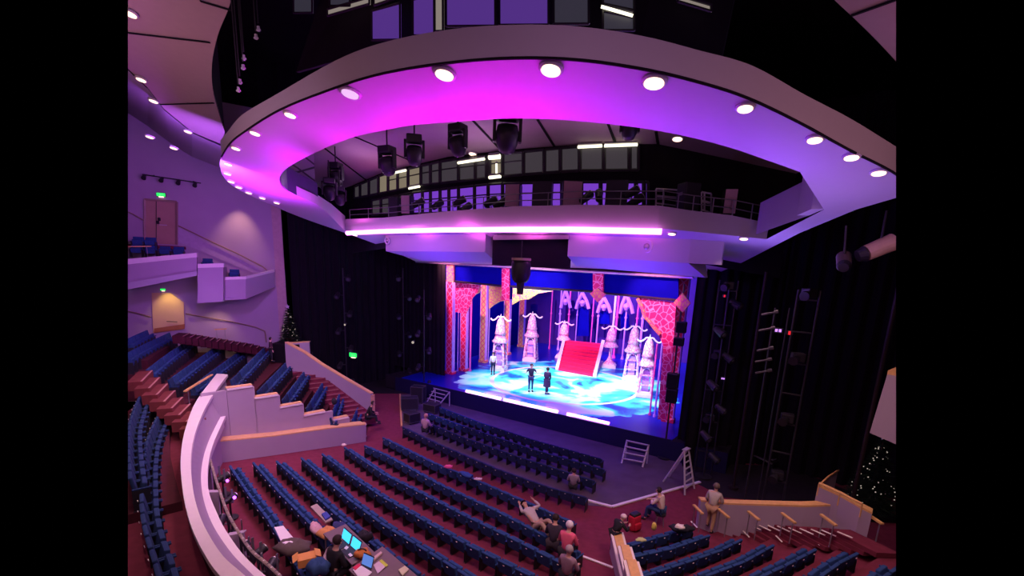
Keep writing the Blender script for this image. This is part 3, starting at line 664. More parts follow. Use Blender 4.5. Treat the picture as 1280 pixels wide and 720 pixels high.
# green exit signs
def exit_sign(p, axis, w, label, group=None):
    t = thing('exit_sign', label, 'exit sign', p, math.atan2(axis.y, axis.x), group)
    bm = bmesh.new(); box(bm, (0, 0, 0), (w, .10, w * .48), None, .015); newobj('sign_housing', bm, M_blk, t)
    bm = bmesh.new(); box(bm, (0, -.055, 0), (w * .92, .012, w * .40)); newobj('sign_panel', bm, M_green, t)
    bm = bmesh.new(); s = w * .05; y = -.065        # running figure pictogram and arrow
    box(bm, (-w * .1, y, w * .08), (s, .01, s)); box(bm, (-w * .1, y, 0), (s * .8, .01, s * 1.8), Matrix.Rotation(.3, 3, 'Y')); box(bm, (-w * .13, y, -w * .09), (s * .6, .01, s * 1.8), Matrix.Rotation(-.6, 3, 'Y')); box(bm, (-w * .06, y, -w * .09), (s * .6, .01, s * 1.8), Matrix.Rotation(.6, 3, 'Y')); box(bm, (w * .12, y, -w * .005), (s * 7, .01, s * .5))
    newobj('sign_pictogram', bm, M_plate, t)
    bm = bmesh.new(); box(bm, (0, -.02, -w * .27), (w * .5, .08, .05)); newobj('sign_lamp', bm, M_lamp, t)
exit_sign(WP(201.5, 243.5, .12), wd, .42, 'green exit sign above the brown double door on the balcony')
exit_sign(WP(204, 362, .12), wd, .25, 'small exit sign above the cream door behind the circle')
exit_sign(at(442, 443.5, 28.5), Vector((.9, -.4, 0)).normalized(), .62, 'green exit sign glowing low in the black side stage')
# handrails on the wall
def rail(name, pts, label, r=.035, m=None, brk=True):
    t = thing(name, label, 'handrail', pts[0]); o0 = pts[0]
    bm = bmesh.new()
    for p, q in zip(pts, pts[1:]): cyl(bm, p - o0, q - o0, r, n=8)
    newobj('rail', bm, m or M_doorf, t)
    if brk:
        for p in pts[::2]:
            bm = bmesh.new(); cyl(bm, p - o0, p - o0 - wn * .12 - Z * .06, .015, n=6); newobj('bracket', bm, M_blk, t)
rail('handrail', [WP(u, v, .13) for u, v in [(223, 282), (260, 300), (297, 317), (328, 333), (333, 337)]], 'dark sloping handrail on the wall right of the balcony door')
rail('handrail', [WP(u, v, .13) for u, v in [(150, 261), (165, 267), (179, 275)]], 'short dark handrail on the wall left of the balcony door')
rail('handrail', [WP(u, v, .13) for u, v in [(232, 392), (260, 397), (290, 402), (320, 409), (331, 414), (333, 428)]], 'dark handrail curving along the wall right of the cream door')
rail('handrail', [WP(u, v, .13) for u, v in [(150, 387), (170, 391), (188, 396)]], 'short dark handrail on the wall left of the cream door')
# pale skirting lines / stringer under the balcony handrail
bm = bmesh.new(); slab(bm, [WP(222, 284, .02), WP(330, 339, .02), WP(330, 347, .02), WP(222, 302, .02)], wn * .02); struct('trim_15', bm, mat('lilac_dado', (.45, .36, .48), .6))
# wall rig of lamps high on the left wall
t = thing('lighting_bar', 'dark wall-mounted bar of lamps high on the left wall', 'lighting bar', WP(178, 218, .5))
bm = bmesh.new(); cyl(bm, (0, 0, 0), wd * 2.6, .03, n=8); newobj('bar', bm, M_blk, t)
for k in range(4):
    bm = bmesh.new(); p = wd * (.1 + .75 * k); cyl(bm, p - Z * .02, p + wn * .25 - Z * .22, .07, .11, n=10); newobj('lamp_head', bm, M_blk, t)
for k in (.4, 2.2):
    bm = bmesh.new(); cyl(bm, wd * k, wd * k - wn * .44 + Z * .1, .02, n=6); newobj('bracket', bm, M_blk, t)

# ---- right-hand parapet and stair, lower right
def wallpx(name, top, m, thick, zt, cap=None, zb=0, capm=M_wood, capname='trim_16'):
    pts = [P(u, v, z) for (u, v), z in zip(top, zt)]
    bm = bmesh.new(); ribbon(bm, [Vector((p.x, p.y, zb)) for p in pts], pts, thick); struct(name, bm, m)
    if cap:
        bm = bmesh.new()
        for p, q in zip(pts, pts[1:]): slab(bm, [p, q, q + thick * 1.6, p + thick * 1.6], Z * cap)
        struct(capname, bm, capm)
    return pts
RP = wallpx('wall_right_parapet', [(876, 627), (910, 631), (1007, 634), (1066, 632)], M_wall, Vector((.0, .16, 0)), [1.0, 1.25, 1.85, 2.2], .06)
b_end = RP[-1]; 
wallpx('wall_right_return', [(1022, 608), (1050, 621), (1076, 636), (1090, 643)], M_wall, Vector((.12, .14, 0)), [2.5, 2.45, 2.4, 2.35], .06, capname='trim_17')
q = [P(u, v, 2.8) for u, v in [(1024, 604), (1050, 616), (1078, 630)]]
bm = bmesh.new()
for x, y in zip(q, q[1:]): cyl(bm, x, y, .035, n=8)
for x in q: cyl(bm, x, x - Z * .4, .02, n=6)
tag(newobj('handrail', bm, M_wood), 'wooden handrail above the return wall by the Christmas tree', 'handrail')
wallpx('wall_right_jog', [(1022, 608), (1034, 597), (1045, 590)], M_wall, Vector((.1, .05, 0)), [2.5, 2.5, 2.5], .06, capname='trim_18')
# slip box at the far right edge
q = [P(1107, 470, 5.2), P(1107, 470, 5.2) + Vector((2.2, -1.6, 0))]
bx = at(1109, 468, 15.0); by = bx + Vector((1.8, -2.2, 0)); lo_ = W(1087, 541, bx, by); 
bm = bmesh.new(); v = [bx, by, up(by, 560), lo_]; dd = Vector((.25, .2, 0)); slab(bm, [bx, by, W(1135, 562, bx, by), lo_], dd); struct('wall_box_right', bm, M_wall)
bm = bmesh.new(); slab(bm, [bx, by, W(1130, 455, bx, by), W(1110, 463, bx, by)], dd * 1.3); struct('trim_19', bm, M_wood)

# centre stepped parapet, lower middle-right, seen along its length
PP = [(771, 664, .95), (781, 682, 1.25), (789, 700, 1.6), (797, 722, 1.95), (806, 748, 2.3)]
base = PS(766, 676); back = (base - PS(790, 760)); back.z = 0; back.normalize(); sx_ = Vector((-back.y, back.x, 0)); sx_ = sx_ if sx_.x > 0 else -sx_
bm = bmesh.new(); bc = bmesh.new(); bw = bmesh.new()
for k in range(4):
    u, v, zt = PP[k]; p = P(u, v, zt)
    L = 3.2
    for lst, w0, w1, h0, h1 in ((bm, -.16, .16, -zt, -.1), (bc, -.20, .20, -.1, -.02), (bw, -.12, .12, -.02, .03)):
        q = [p + sx_ * w0, p + sx_ * w1, p + sx_ * w1 - back * L, p + sx_ * w0 - back * L]
        slab(lst, [x + Z * h0 for x in q], Z * (h1 - h0))
struct('wall_centre_parapet', bm, M_wall); struct('trim_20', bc, M_cap); struct('trim_21', bw, M_wood)

# right block terraces r0..r5 and its stair
RRpx = [([(788, 681), (817, 672), (868, 658)], .0, .02), ([(792, 695), (842, 684), (888, 668)], .15, 0), ([(802, 720), (860, 701), (900, 687), (928, 673)], .35, 0), ([(882, 719), (930, 701), (968, 680)], .62, 0),
        ([(949, 721), (987, 703), (1021, 685)], .9, 0), ([(1026, 719), (1050, 702), (1073, 690)], 1.2, 0), ([(1100, 724), (1125, 706)], 1.5, 0)]
RIGHT = []
bm = bmesh.new()
for k, (px, zb, _) in enumerate(RRpx):
    pts = [P(u, v, zb + .64) for u, v in px]; RIGHT.append((pts, zb))
    if k == 0: continue
    d = (pts[-1] - pts[0]); d.z = 0; d.normalize(); n = Vector((-d.y, d.x, 0)); n = -n if n.dot(SN) < 0 else n
    a1, b1 = pts[0] - d * 3 + n * .75, pts[-1] + d * 1.75 + n * .75
    slab(bm, [Vector((x.x, x.y, zb)) for x in (a1, b1, b1 - n * 4, a1 - n * 4)], (0, 0, -zb - .3))
struct('floor_right_terraces', bm, M_carpet)
# white nosings along the parapet foot and by the row ends
bm = bmesh.new()
for (u, v), z in zip([(877, 647), (885, 649), (899, 651), (913, 653), (924, 655), (936, 656), (948, 657), (959, 657), (971, 658), (985, 660), (999, 661), (1013, 662), (1026, 663), (1046, 665)], [.05 + .13 * i for i in range(14)]):
    p = P(u, v, z); q = p + Vector((.22, -.30, 0)); slab(bm, [p, q, q + Vector((.05, .03, 0)), p + Vector((.05, .03, 0))], Z * .012)
for (u, v), z in zip([(867, 656), (932, 668), (973, 674), (1020, 678), (1075, 680)], [.1, .5, .8, 1.1, 1.45]):
    p = P(u - 4, v - 4, z); q = P(u + 4, v + 4, z); slab(bm, [p, q, q + Vector((.05, .03, 0)), p + Vector((.05, .03, 0))], Z * .012)
struct('trim_22', bm, M_plate)
bm = bmesh.new()
for i in range(13):
    z = .10 + .13 * i; u, v = 884 + 14.2 * i, 652 + 1.2 * i; p = P(u, v, z)
    slab(bm, [p + Vector((-.28, .2, 0)), p + Vector((.35, .2, 0)), p + Vector((.9, -.9, 0)), p + Vector((.25, -.9, 0))], (0, 0, -.14))
struct('floor_right_steps', bm, M_carpet)
# short wooden grab rails on two legs
gr_pos = [((867, 632), (878, 643), .95, 'nearest the sitting man'), ((898, 637), (911, 648), 1.1, 'second from the stage end'), ((935, 640), (949, 651), 1.35, 'third from the stage end'), ((977, 642), (994, 655), 1.6, 'fourth from the stage end'), ((1026, 644), (1045, 658), 1.95, 'fifth from the stage end'), ((1083, 643), (1103, 656), 2.2, 'against the dark corner at far right')]
for (a_, b_, z, lab) in gr_pos:
    p, q = P(*a_, z), P(*b_, z); t = thing('grab_rail', 'orange wooden grab rail on the parapet steps, ' + lab, 'handrail', p, 0, 'grab rails on the parapet steps')
    d = q - p; s = d.normalized().cross(Z) * .045; bm = bmesh.new(); slab(bm, [-s, s, d + s, d - s], Z * .05); newobj('rail', bm, M_wood, t)
    for f in (.15, .85):
        bm = bmesh.new(); c_ = d * f; cyl(bm, c_, c_ + Vector((0, 0, -.72)), .018, n=6); newobj('leg', bm, M_steel, t)
# grab rails in the circle
for (a_, b_, z, lab) in [((230, 490), (265, 468), 3.55, 'long yellow wooden grab rail behind the circle parapet end')]:
    p, q = P(231, 490, 3.5), P(265, 469, 3.5); t = thing('grab_rail', lab, 'handrail', p); d = q - p; s = d.normalized().cross(Z) * .05; bm = bmesh.new(); slab(bm, [-s, s, d + s, d - s], Z * .05); newobj('rail', bm, M_wood, t)
    for f in (.1, .9):
        bm = bmesh.new(); cyl(bm, d * f, d * f + Vector((0, 0, -.8)), .018, n=6); newobj('leg', bm, M_steel, t)
for (a_, b_, z, lab) in [((268, 412.5), (283, 411.5), 4.7, 'short wooden grab rail below the curved wall handrail'), ((150, 309), (189, 308.5), 9.1, 'wooden rail on thin posts over the balcony parapet')]:
    p, q = (P(*a_, z), P(*b_, z)) if z < 8 else (BP(*a_, OFF - .3), BP(*b_, OFF - .3)); t = thing('grab_rail', lab, 'handrail', p); d = q - p; s = d.normalized().cross(Z) * .05; bm = bmesh.new(); slab(bm, [-s, s, d + s, d - s], Z * .05); newobj('rail', bm, M_wood, t)
    for f in (.15, .85):
        bm = bmesh.new(); cyl(bm, d * f, d * f + Vector((0, 0, -.6)), .018, n=6); newobj('leg', bm, M_steel, t)
# ================================================================== SEATS
def seat_meshes(fabric, zs=.72):
    M_ = {}
    bm = bmesh.new(); box(bm, (0, 0, .60), (.47, .085, .56), Matrix.Rotation(math.radians(9), 3, 'X'), .03); M_['backrest'] = (bm, fabric)
    bm = bmesh.new(); box(bm, (0, .17, .50), (.44, .11, .38), Matrix.Rotation(math.radians(-12), 3, 'X'), .035); M_['seat_cushion'] = (bm, fabric)
    out = {}
    for k, (bm, m) in M_.items():
        me = bpy.data.meshes.new(k); bmesh.ops.recalc_face_normals(bm, faces=bm.faces[:]); bm.to_mesh(me); bm.free(); me.materials.append(m); out[k] = me
    for sgn, nm in ((-1, 'a'), (1, 'b')):
        bm = bmesh.new(); box(bm, (sgn * .248, .12, .28), (.022, .34, .50), None, .008); box(bm, (sgn * .248, .12, .01), (.03, .38, .02)); me = bpy.data.meshes.new('side_support'); bm.to_mesh(me); bm.free(); me.materials.append(M_blk); out['side_support' + nm] = me
        bm = bmesh.new(); box(bm, (sgn * .24, .14, .56), (.045, .38, .045), None, .015); me = bpy.data.meshes.new('armrest'); bm.to_mesh(me); bm.free(); me.materials.append(fabric); out['armrest' + nm] = me
    bm = bmesh.new(); box(bm, (0, -.115, .80), (.052, .012, .03), Matrix.Rotation(math.radians(9), 3, 'X'), .004); me = bpy.data.meshes.new('number_plate'); bm.to_mesh(me); bm.free(); me.materials.append(M_plate); out['number_plate'] = me
    for me in out.values():
        for v in me.vertices: v.co.z *= zs
    return out
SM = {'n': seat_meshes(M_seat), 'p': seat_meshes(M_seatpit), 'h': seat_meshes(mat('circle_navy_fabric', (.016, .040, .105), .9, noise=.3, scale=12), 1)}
SEATS = []
OFFS = Vector((0, 0, 0))
def seat_row(pts, zb, rowname, group, face_to, kind='n', pitch=.545, end_word='left', zf=None, count=None, low=.17):
    """pts: 3-D polyline of the seat-back tops"""
    L = [0]
    for p, q in zip(pts, pts[1:]): L.append(L[-1] + math.hypot(q.x - p.x, q.y - p.y))
    n = count or max(1, int(round(L[-1] / pitch)))
    for i in range(n):
        s = (i + .5) * L[-1] / n
        j = max(k for k in range(len(L) - 1) if L[k] <= s + 1e-9); t = (s - L[j]) / max(1e-6, L[j + 1] - L[j]); p = pts[j].lerp(pts[j + 1], t)
        d = pts[j + 1] - pts[j]; d.z = 0
        if d.length < 1e-6: continue
        d.normalize(); nn = Vector((-d.y, d.x, 0)); nn = -nn if nn.dot(face_to) < 0 else nn
        z = (zf(p.x, p.y) if zf else zb)
        lab = 'navy folding seat, %s from %s end of the %s' % (ORD[min(i, 29)], end_word, rowname)
        SEATS.append((Vector((p.x, p.y, z)) + nn * .04, math.atan2(nn.y, nn.x) - math.pi / 2, lab, group, kind))
nm = ['front pit row against the stage', 'second pit row', 'third pit row', 'rearmost pit row']
pit = [[(549, 508), (599, 527), (663, 548), (752, 573)], [(535, 516), (583, 533), (663, 560), (755, 586)], [(538, 529), (574, 544), (645, 569), (742, 600)], [(503, 533), (542, 552), (620, 585), (688, 609), (733, 621)]]
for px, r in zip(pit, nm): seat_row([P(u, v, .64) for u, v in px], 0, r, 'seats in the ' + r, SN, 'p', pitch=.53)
RWS = dict(A=[(478, 546), (540, 577), (590, 597), (640, 619), (715, 652)], B=[(455, 556), (480, 567), (550, 605), (615, 635), (660, 658), (722, 690)],
    C=[(430, 558), (480, 592), (530, 617), (580, 643), (630, 667), (680, 692), (710, 707)], D=[(402, 566), (440, 595), (480, 621), (540, 655), (585, 680), (630, 702), (665, 719)],
    E=[(376, 571), (410, 600), (435, 622), (480, 655), (530, 685), (590, 722)], F=[(345, 575), (385, 610), (415, 637), (480, 690), (517, 717)],
    G=[(316, 577), (350, 615), (385, 650), (405, 675)], H=[(287, 581), (310, 615), (335, 647), (362, 690), (380, 720)])
rn = ['front stalls row behind the pit block', 'second stalls row', 'third stalls row', 'fourth stalls row', 'fifth stalls row', 'sixth stalls row by the production desk', 'seventh stalls row', 'rearmost stalls row']
for (k, px), r in zip(RWS.items(), rn): seat_row([PS(u, v, .64) for u, v in px], 0, r, 'seats in the ' + r, SN, 'n', zf=stalls)
sl = ['highest side terrace row', 'second side terrace row', 'third side terrace row', 'fourth side terrace row', 'fifth side terrace row', 'lowest side terrace row']
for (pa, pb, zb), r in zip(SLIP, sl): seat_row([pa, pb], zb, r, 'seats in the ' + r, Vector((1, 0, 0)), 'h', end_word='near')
cn = ['first circle row', 'second circle row', 'third circle row', 'fourth circle row', 'rearmost circle row']
for (nr, fr, zb), r in zip(CIRC, cn):
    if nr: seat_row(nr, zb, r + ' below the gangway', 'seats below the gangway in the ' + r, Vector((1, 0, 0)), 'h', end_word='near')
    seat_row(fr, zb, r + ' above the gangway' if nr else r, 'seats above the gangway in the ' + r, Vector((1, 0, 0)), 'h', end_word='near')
rr = ['row by the sitting man, right block', 'second right-hand block row', 'third right-hand block row', 'fourth right-hand block row', 'fifth right-hand block row', 'sixth right-hand block row', 'rearmost right-hand block row']
for (pts, zb), r in zip(RIGHT, rr): seat_row(pts, zb, r, 'seats in the ' + r, SN if False else Vector((-.6, .8, 0)))
# balcony seats on the left wall
bz = BP(200, 320, 1.2).z
seat_row([BP(150, 299, 1.5), BP(196, 297, 1.5)], BP(196, 297, 1.5).z - .64, 'back row of the upper balcony slip', 'seats in the back row of the upper balcony slip', Vector((1, 0, 0)))
seat_row([BP(162, 306, 1.75), BP(232, 308, 1.75)], BP(196, 307, 2.1).z - .64, 'front row of the upper balcony slip', 'seats in the front row of the upper balcony slip', Vector((1, 0, 0)))
seat_row([BP(250, 322, 1.4), BP(269, 324, 1.4)], BP(260, 323, 1.9).z - .64, 'pair behind the balcony pier', 'seats behind the balcony pier', Vector((1, 0, 0)))
seat_row([BP(283, 336, 1.7), BP(303, 337, 1.7)], BP(293, 336.5, 1.7).z - .64, 'pair at the low end of the balcony slip', 'seats at the low end of the balcony slip', Vector((1, 0, 0)))
def inside(p): 
    u, v = proj(p + Z * .5); return 158 < u < 1122 and -5 < v < 738 and (p - WL1).dot(wn) > .32
SEATS = [s for s in SEATS if inside(s[0])]
SEATS.sort(key=lambda s: (s[0] - CAM).length)
near_, far_ = SEATS[:300], SEATS[300:]
for (p, rz, lab, grp, kd) in near_:
    t = thing('folding_seat', lab, 'theatre seat', p, rz, grp)
    for part, me in SM[kd].items():
        o = bpy.data.objects.new(me.name, me); C.objects.link(o); o.parent = t
bm = bmesh.new()
for (p, rz, lab, grp, kd) in far_:
    mtx = Matrix.Translation(p) @ Matrix.Rotation(rz, 4, 'Z')
    for part, me in SM[kd].items():
        b0 = len(bm.verts); bm.from_mesh(me); bm.verts.ensure_lookup_table(); bmesh.ops.transform(bm, matrix=mtx, verts=bm.verts[b0:])
        mi = 1 if 'support' in part else 2 if 'plate' in part else 0
        bm.faces.ensure_lookup_table()
        for f in bm.faces[-len(me.polygons):]: f.material_index = mi
o = newobj('folding_seating', bm, [M_seat, M_blk, M_plate]); tag(o, 'distant navy folding seats on the upper rows of the circle and balcony', 'theatre seats', None, 'stuff')
print('SEATS', len(near_), len(far_))

# ================================================================== STAGE SET
M_pinktube = glow('pink_neon', (.9, .12, .75), 1.0)
def stz(u, v): return P(u, v, 1.0)
def column(foot, top_v, w, m, label, cat='scenery column', ped=True, name='lattice_column', tip=None):
    p = stz(*foot); q = up(p, top_v); h = q.z - p.z; k = (p - CAM).length / F; W_ = w * k
    t = thing(name, label, cat, p, SROT)
    bm = bmesh.new(); box(bm, (0, 0, h / 2), (W_, W_ * .6, h), None, W_ * .08); newobj('shaft', bm, m, t)
    bm = bmesh.new()
    for s in (-1, 1): box(bm, (s * W_ * .52, -W_ * .1, h / 2), (W_ * .10, W_ * .5, h))
    newobj('edging', bm, M_lilac, t)
    if ped:
        bm = bmesh.new(); box(bm, (0, 0, .12), (W_ * 1.3, W_ * .9, .24), None, .03); newobj('plinth', bm, m, t)
    if tip:
        bm = bmesh.new(); s = W_ * .85; slab(bm, [Vector((-s, -W_ * .36, tip)), Vector((0, -W_ * .36, tip - s)), Vector((s, -W_ * .36, tip)), Vector((0, -W_ * .36, tip + s))], (0, -.12, 0)); newobj('diamond_boss', bm, M_gold, t)
    return t
# back wall and side walls of the stage
bL, bR = st(-4.5, 20.5, 1), st(WID + 2, 20.5, 1)
bm = bmesh.new(); slab(bm, [bL, bR, bR + Z * 12, bL + Z * 12], SN * .2); struct('wall_stage_back', bm, M_bsd)
bm = bmesh.new(); slab(bm, [st(-2.3, 3.2, 1), st(-4.5, 20.5, 1), st(-4.5, 20.5, 13), st(-2.3, 3.2, 13)], -SX * .2); struct('wall_stage_left', bm, M_bs)
bm = bmesh.new(); slab(bm, [st(WID + .9, 3, 1), st(WID + 1.8, 20.5, 1), st(WID + 1.8, 20.5, 13), st(WID + .9, 3, 13)], SX * .2); struct('wall_stage_right', bm, M_bsd)
bm = bmesh.new(); slab(bm, [st(-5, 1.5, 11.8), st(WID + 2, 1.5, 11.8), st(WID + 2, 21, 11.8), st(-5, 21, 11.8)], Z * .2); struct('ceiling_stage', bm, M_black)
# black masking legs beside the set
def leg(name, u0, u1, d, zt=11):
    vv = 470 if u0 < 700 else 400; a_, b_ = sp(u0, vv, d), sp(u1, vv, d); a_.z = b_.z = 1; k = drape(name, a_, b_, 1.0, zt, .05, .4); return k
def sp(u, v, d): return W(u, v, st(0, d, 0), st(WID, d, 0))
leg('wall_drape_leg_left', 478, 556.5, 2.4); leg('wall_drape_leg_right', 865, 905, .25)
# blue header border in three panels between the pink uprights
def sp(u, v, d): return W(u, v, st(0, d, 0), st(WID, d, 0))
for i, (u0, u1, t0, t1, b0, b1) in enumerate([(557, 627, 330, 334, 350, 357), (636, 741, 334, 340, 357, 364), (754, 848, 341, 346, 366, 375)]):
    d = .8; bm = bmesh.new(); slab(bm, [sp(u0, b0, d), sp(u1, b1, d), sp(u1, t1, d), sp(u0, t0, d)], SN * .1)
    o = newobj('header_border', bm, M_bs); tag(o, 'saturated blue header border over the stage, ' + ['left panel', 'middle panel', 'right panel'][i], 'stage border', 'blue header borders')
    bm = bmesh.new(); cyl(bm, sp(u0, b0 + .5, d - .1), sp(u1, b1 + .5, d - .1), .06, n=8); newobj('hem_pipe', bm, M_blk, o)
def hang(name, px, d, m, label, cat='scenery panel', th=.12):
    bm = bmesh.new(); slab(bm, [sp(u, v, d) for u, v in px], SN * th); o = newobj(name, bm, m); return tag(o, label, cat)
hang('header_upright', [(627, 375), (636, 376), (636, 333), (627, 332)], .6, M_fil, 'crimson filigree upright of the stage header beside the hanging projector')
o = hang('header_upright', [(741, 366), (754, 367), (754, 340), (741, 339)], .6, M_fil, 'crimson filigree upright of the stage header with an orange diamond at its foot')
bm = bmesh.new(); slab(bm, [sp(u, v, .5) for u, v in [(737, 367), (747, 378), (757, 368), (747, 360)]], SN * .1); newobj('diamond_boss', bm, M_gold, o)
o = hang('header_upright', [(558, 352), (567, 353), (567, 330), (558, 330)], .6, M_gold, 'gold filigree upright at the left end of the stage header')
column((563, 467), 352, 9.5, M_redl, 'tall red lattice column at the far left of the stage')
column((580, 463.5), 353, 8.5, M_redl, 'second red lattice column from the left of the stage')
column((604, 453), 356, 8, M_goldl, 'gold lattice column left of the leftmost white tower')
column((633, 443), 374, 8, M_goldl, 'gold and pink lattice column behind the leftmost white tower')
column((651.5, 433.5), 370, 7, M_goldl, 'orange lattice column just left of the second white tower')
t = column((835, 527), 345, 11, M_redl, 'tall red lattice column at the right edge of the stage', tip=None)
o = hang('diamond_ornament', [(842, 378), (853, 391), (863, 379), (853, 366)], -.3, M_gold, 'orange diamond ornament on the right red column', 'ornament')
# thin neon-like pink posts
def post(foot, tv, w, m, label, name='thin_post'):
    p = stz(*foot); q = up(p, tv); r = w * (p - CAM).length / F / 2; bm = bmesh.new(); cyl(bm, (0, 0, 0), (0, 0, q.z - p.z), r, n=10); cyl(bm, (0, 0, 0), (0, 0, .12), r * 1.8, n=10); o = newobj(name, bm, m); o.location = p; return tag(o, label, 'scenery post')
post((587.5, 464), 376, 2.2, M_pink, 'thin pink post right of the second red lattice column')
post((572, 464), 372, 1.5, M_lilac, 'thin lilac post between the two leftmost red lattice columns')
post((610, 452), 358, 1.5, M_lilac, 'thin lilac post right of the gold lattice column')
post((812, 519), 430, 2, M_pink, 'thin pink post in front of the right-hand crimson panel')
post((818, 521), 384, 2.2, M_lilac, 'thin lilac post beside the nearest white tower')
# valances
hang('valance', [(569, 390), (569, 352), (600, 357), (596, 366), (590, 372), (587, 382), (582, 392)], 1.4, M_fil, 'magenta filigree valance hanging at top left of the stage', 'scenery valance')
hang('valance', [(611, 386), (611, 356), (636, 358), (636, 375), (624, 377), (617, 381)], 2.2, M_gold, 'gold filigree valance left of the header upright', 'scenery valance')
hang('valance', [(640, 381), (641, 360), (690, 364), (672, 367), (661, 374), (650, 375)], 3.0, M_gold, 'gold and pink valance sweeping right under the header', 'scenery valance')
hang('valance', [(586, 372), (592, 358), (601, 359), (598, 366)], 1.7, M_gold, 'small gold bracket under the left blue header', 'scenery valance')
# the big crimson leg on the right
o = hang('filigree_leg', [(797, 372), (845, 378), (842, 430), (838, 480), (832, 525), (822, 524), (826, 470), (829, 432), (823, 418), (818, 410), (812, 402), (806, 396), (803, 386)], .9, M_fil, 'large crimson filigree leg framing the right side of the stage', 'scenery panel')
bm = bmesh.new(); ed = [sp(u, v, .78) for u, v in [(797, 373), (803, 386), (806, 396), (812, 402), (818, 410), (825, 418)]]
for p, q in zip(ed, ed[1:]): cyl(bm, p, q, .09, n=8)
newobj('gold_edge', bm, M_gold, o)
# black speakers on the right red column
for (u0, u1, v0, v1, lab) in [(845, 857, 402, 416, 'upper black loudspeaker hung on the right red column'), (842, 854, 422, 432, 'middle black loudspeaker on the right red column'), (833, 847, 466, 485, 'lower black loudspeaker at the right red column'), (832, 845, 485.5, 503, 'lowest black loudspeaker at the foot of the right red column')]:
    d = -.35; a_, b_, c_ = sp(u0, v1, d), sp(u1, v1, d), sp(u1, v0, d); t = thing('loudspeaker', lab, 'loudspeaker', (a_ + b_) / 2, SROT); w = (b_ - a_).length; h = c_.z - b_.z
    bm = bmesh.new(); box(bm, (0, 0, h / 2), (w, .35, h), None, .03); newobj('cabinet', bm, M_blk, t); bm = bmesh.new(); box(bm, (0, -.19, h / 2), (w * .86, .03, h * .9), None, .01); newobj('grille', bm, M_black, t)
bm = bmesh.new(); q = sp(850, 400, -.05); cyl(bm, (q.x, q.y, .02), (q.x, q.y, 8.4), .045, n=8); cyl(bm, (q.x, q.y, .02), (q.x, q.y, .08), .3, n=14); tag(newobj('speaker_pole', bm, M_blk), 'black pole behind the loudspeakers on the right red column', 'pole')
# white towers: tapering pagodas with flared skirts and curled horns
def tower(foot, top_v, wpx, label, bell_only=False, m=M_ivory):
    p = stz(*foot); q = up(p, top_v); H = q.z - p.z; w = wpx * (p - CAM).length / F
    t = thing('white_tower', label, 'scenery tower', p, SROT + .3)
    bm = bmesh.new(); box(bm, (0, 0, H * .03), (w, w, H * .06), None, .03); box(bm, (0, 0, H * .075), (w * .86, w * .86, H * .03), None, .02); newobj('plinth', bm, M_iv, t)
    if bell_only:
        bm = bmesh.new(); lathe(bm, [(w * .42, H * .09), (w * .2, H * .17), (w * .09, H * .25), (w * .08, H * .55)], 12); newobj('stem', bm, m, t); z0 = .50
    else:
        bm = bmesh.new(); z0 = .52
        for sx in (-1, 1):
            for sy in (-1, 1):
                cyl(bm, (sx * w * .40, sy * w * .40, H * .08), (sx * w * .29, sy * w * .29, H * z0), w * .085, w * .07, n=6)
        for zf, r_ in ((.20, .38), (.36, .34)):
            for s in (-1, 1): 
                box(bm, (0, s * w * r_, H * zf), (w * r_ * 2, .07, .07)); box(bm, (s * w * r_, 0, H * zf), (.07, w * r_ * 2, .07))
        newobj('open_legs', bm, m, t)
        bm = bmesh.new()          # pointed arches and a rosette between the legs
        for s in (-1, 1):
            for k in range(8):
                a0, a1 = math.pi * k / 8, math.pi * (k + 1) / 8
                cyl(bm, (math.cos(a0) * w * .26, s * w * .36, H * .38 + math.sin(a0) * H * .10), (math.cos(a1) * w * .26, s * w * .36, H * .38 + math.sin(a1) * H * .10), .04, n=5)
            lathe(bm, [(w * .10, 0), (w * .14, .03), (w * .10, .06)], 10, (0, s * w * .1, H * .27))
        newobj('arch_tracery', bm, M_iv, t)
        bm = bmesh.new(); box(bm, (0, 0, H * .26), (w * .42, w * .42, H * .34), None, .02); newobj('inner_core', bm, M_lilac, t)
    bm = bmesh.new(); lathe(bm, [(w * .52, H * (z0 - .03)), (w * .55, H * z0), (w * .40, H * (z0 + .05)), (w * .34, H * (z0 + .12)), (w * .40, H * (z0 + .125)), (w * .33, H * (z0 + .18)), (w * .30, H * (z0 + .28)), (w * .22, H * (z0 + .36)), (w * .10, H * (z0 + .41)), (w * .04, H * .96)], 14)
    o = newobj('bell_roof', bm, m, t, True)
    for s in (-1, 1):
        bm = bmesh.new(); pts = [(0, .93), (s * .18, .95), (s * .36, .90), (s * .52, .875), (s * .66, .885), (s * .72, .91)]
        for (x0, y0), (x1, y1) in zip(pts, pts[1:]): cyl(bm, (x0 * w, 0, y0 * H), (x1 * w, 0, y1 * H), w * .055, w * .05, n=8)
        newobj('curled_horn', bm, M_iv, t)
    bm = bmesh.new(); cyl(bm, (0, 0, H * .94), (0, 0, H), w * .05, w * .01, n=8); newobj('finial', bm, M_iv, t)
M_iv = mat('ivory_paint', (.88, .70, .76), .5, noise=.08)
tower((624, 462.5), 392, 18, 'leftmost white tower, nearest the gold columns')
tower((663, 451), 389, 17, 'second white tower from the left, behind the person with outstretched arms')
tower((703, 447), 400, 16, 'slim white tower left of the red stairs', True)
tower((761, 459), 405, 17, 'slim pink tower on a flared foot right of the red stairs', True)
tower((788, 474), 404, 19, 'tall white tower right of the slim pink tower')
tower((805, 495), 418, 19, 'nearest white tower, at the right side of the stage')
# vertical shaft above the slim pink tower
post((763, 449), 370, 2.6, M_iv, 'thin white pole rising above the slim pink tower', 'thin_pole')
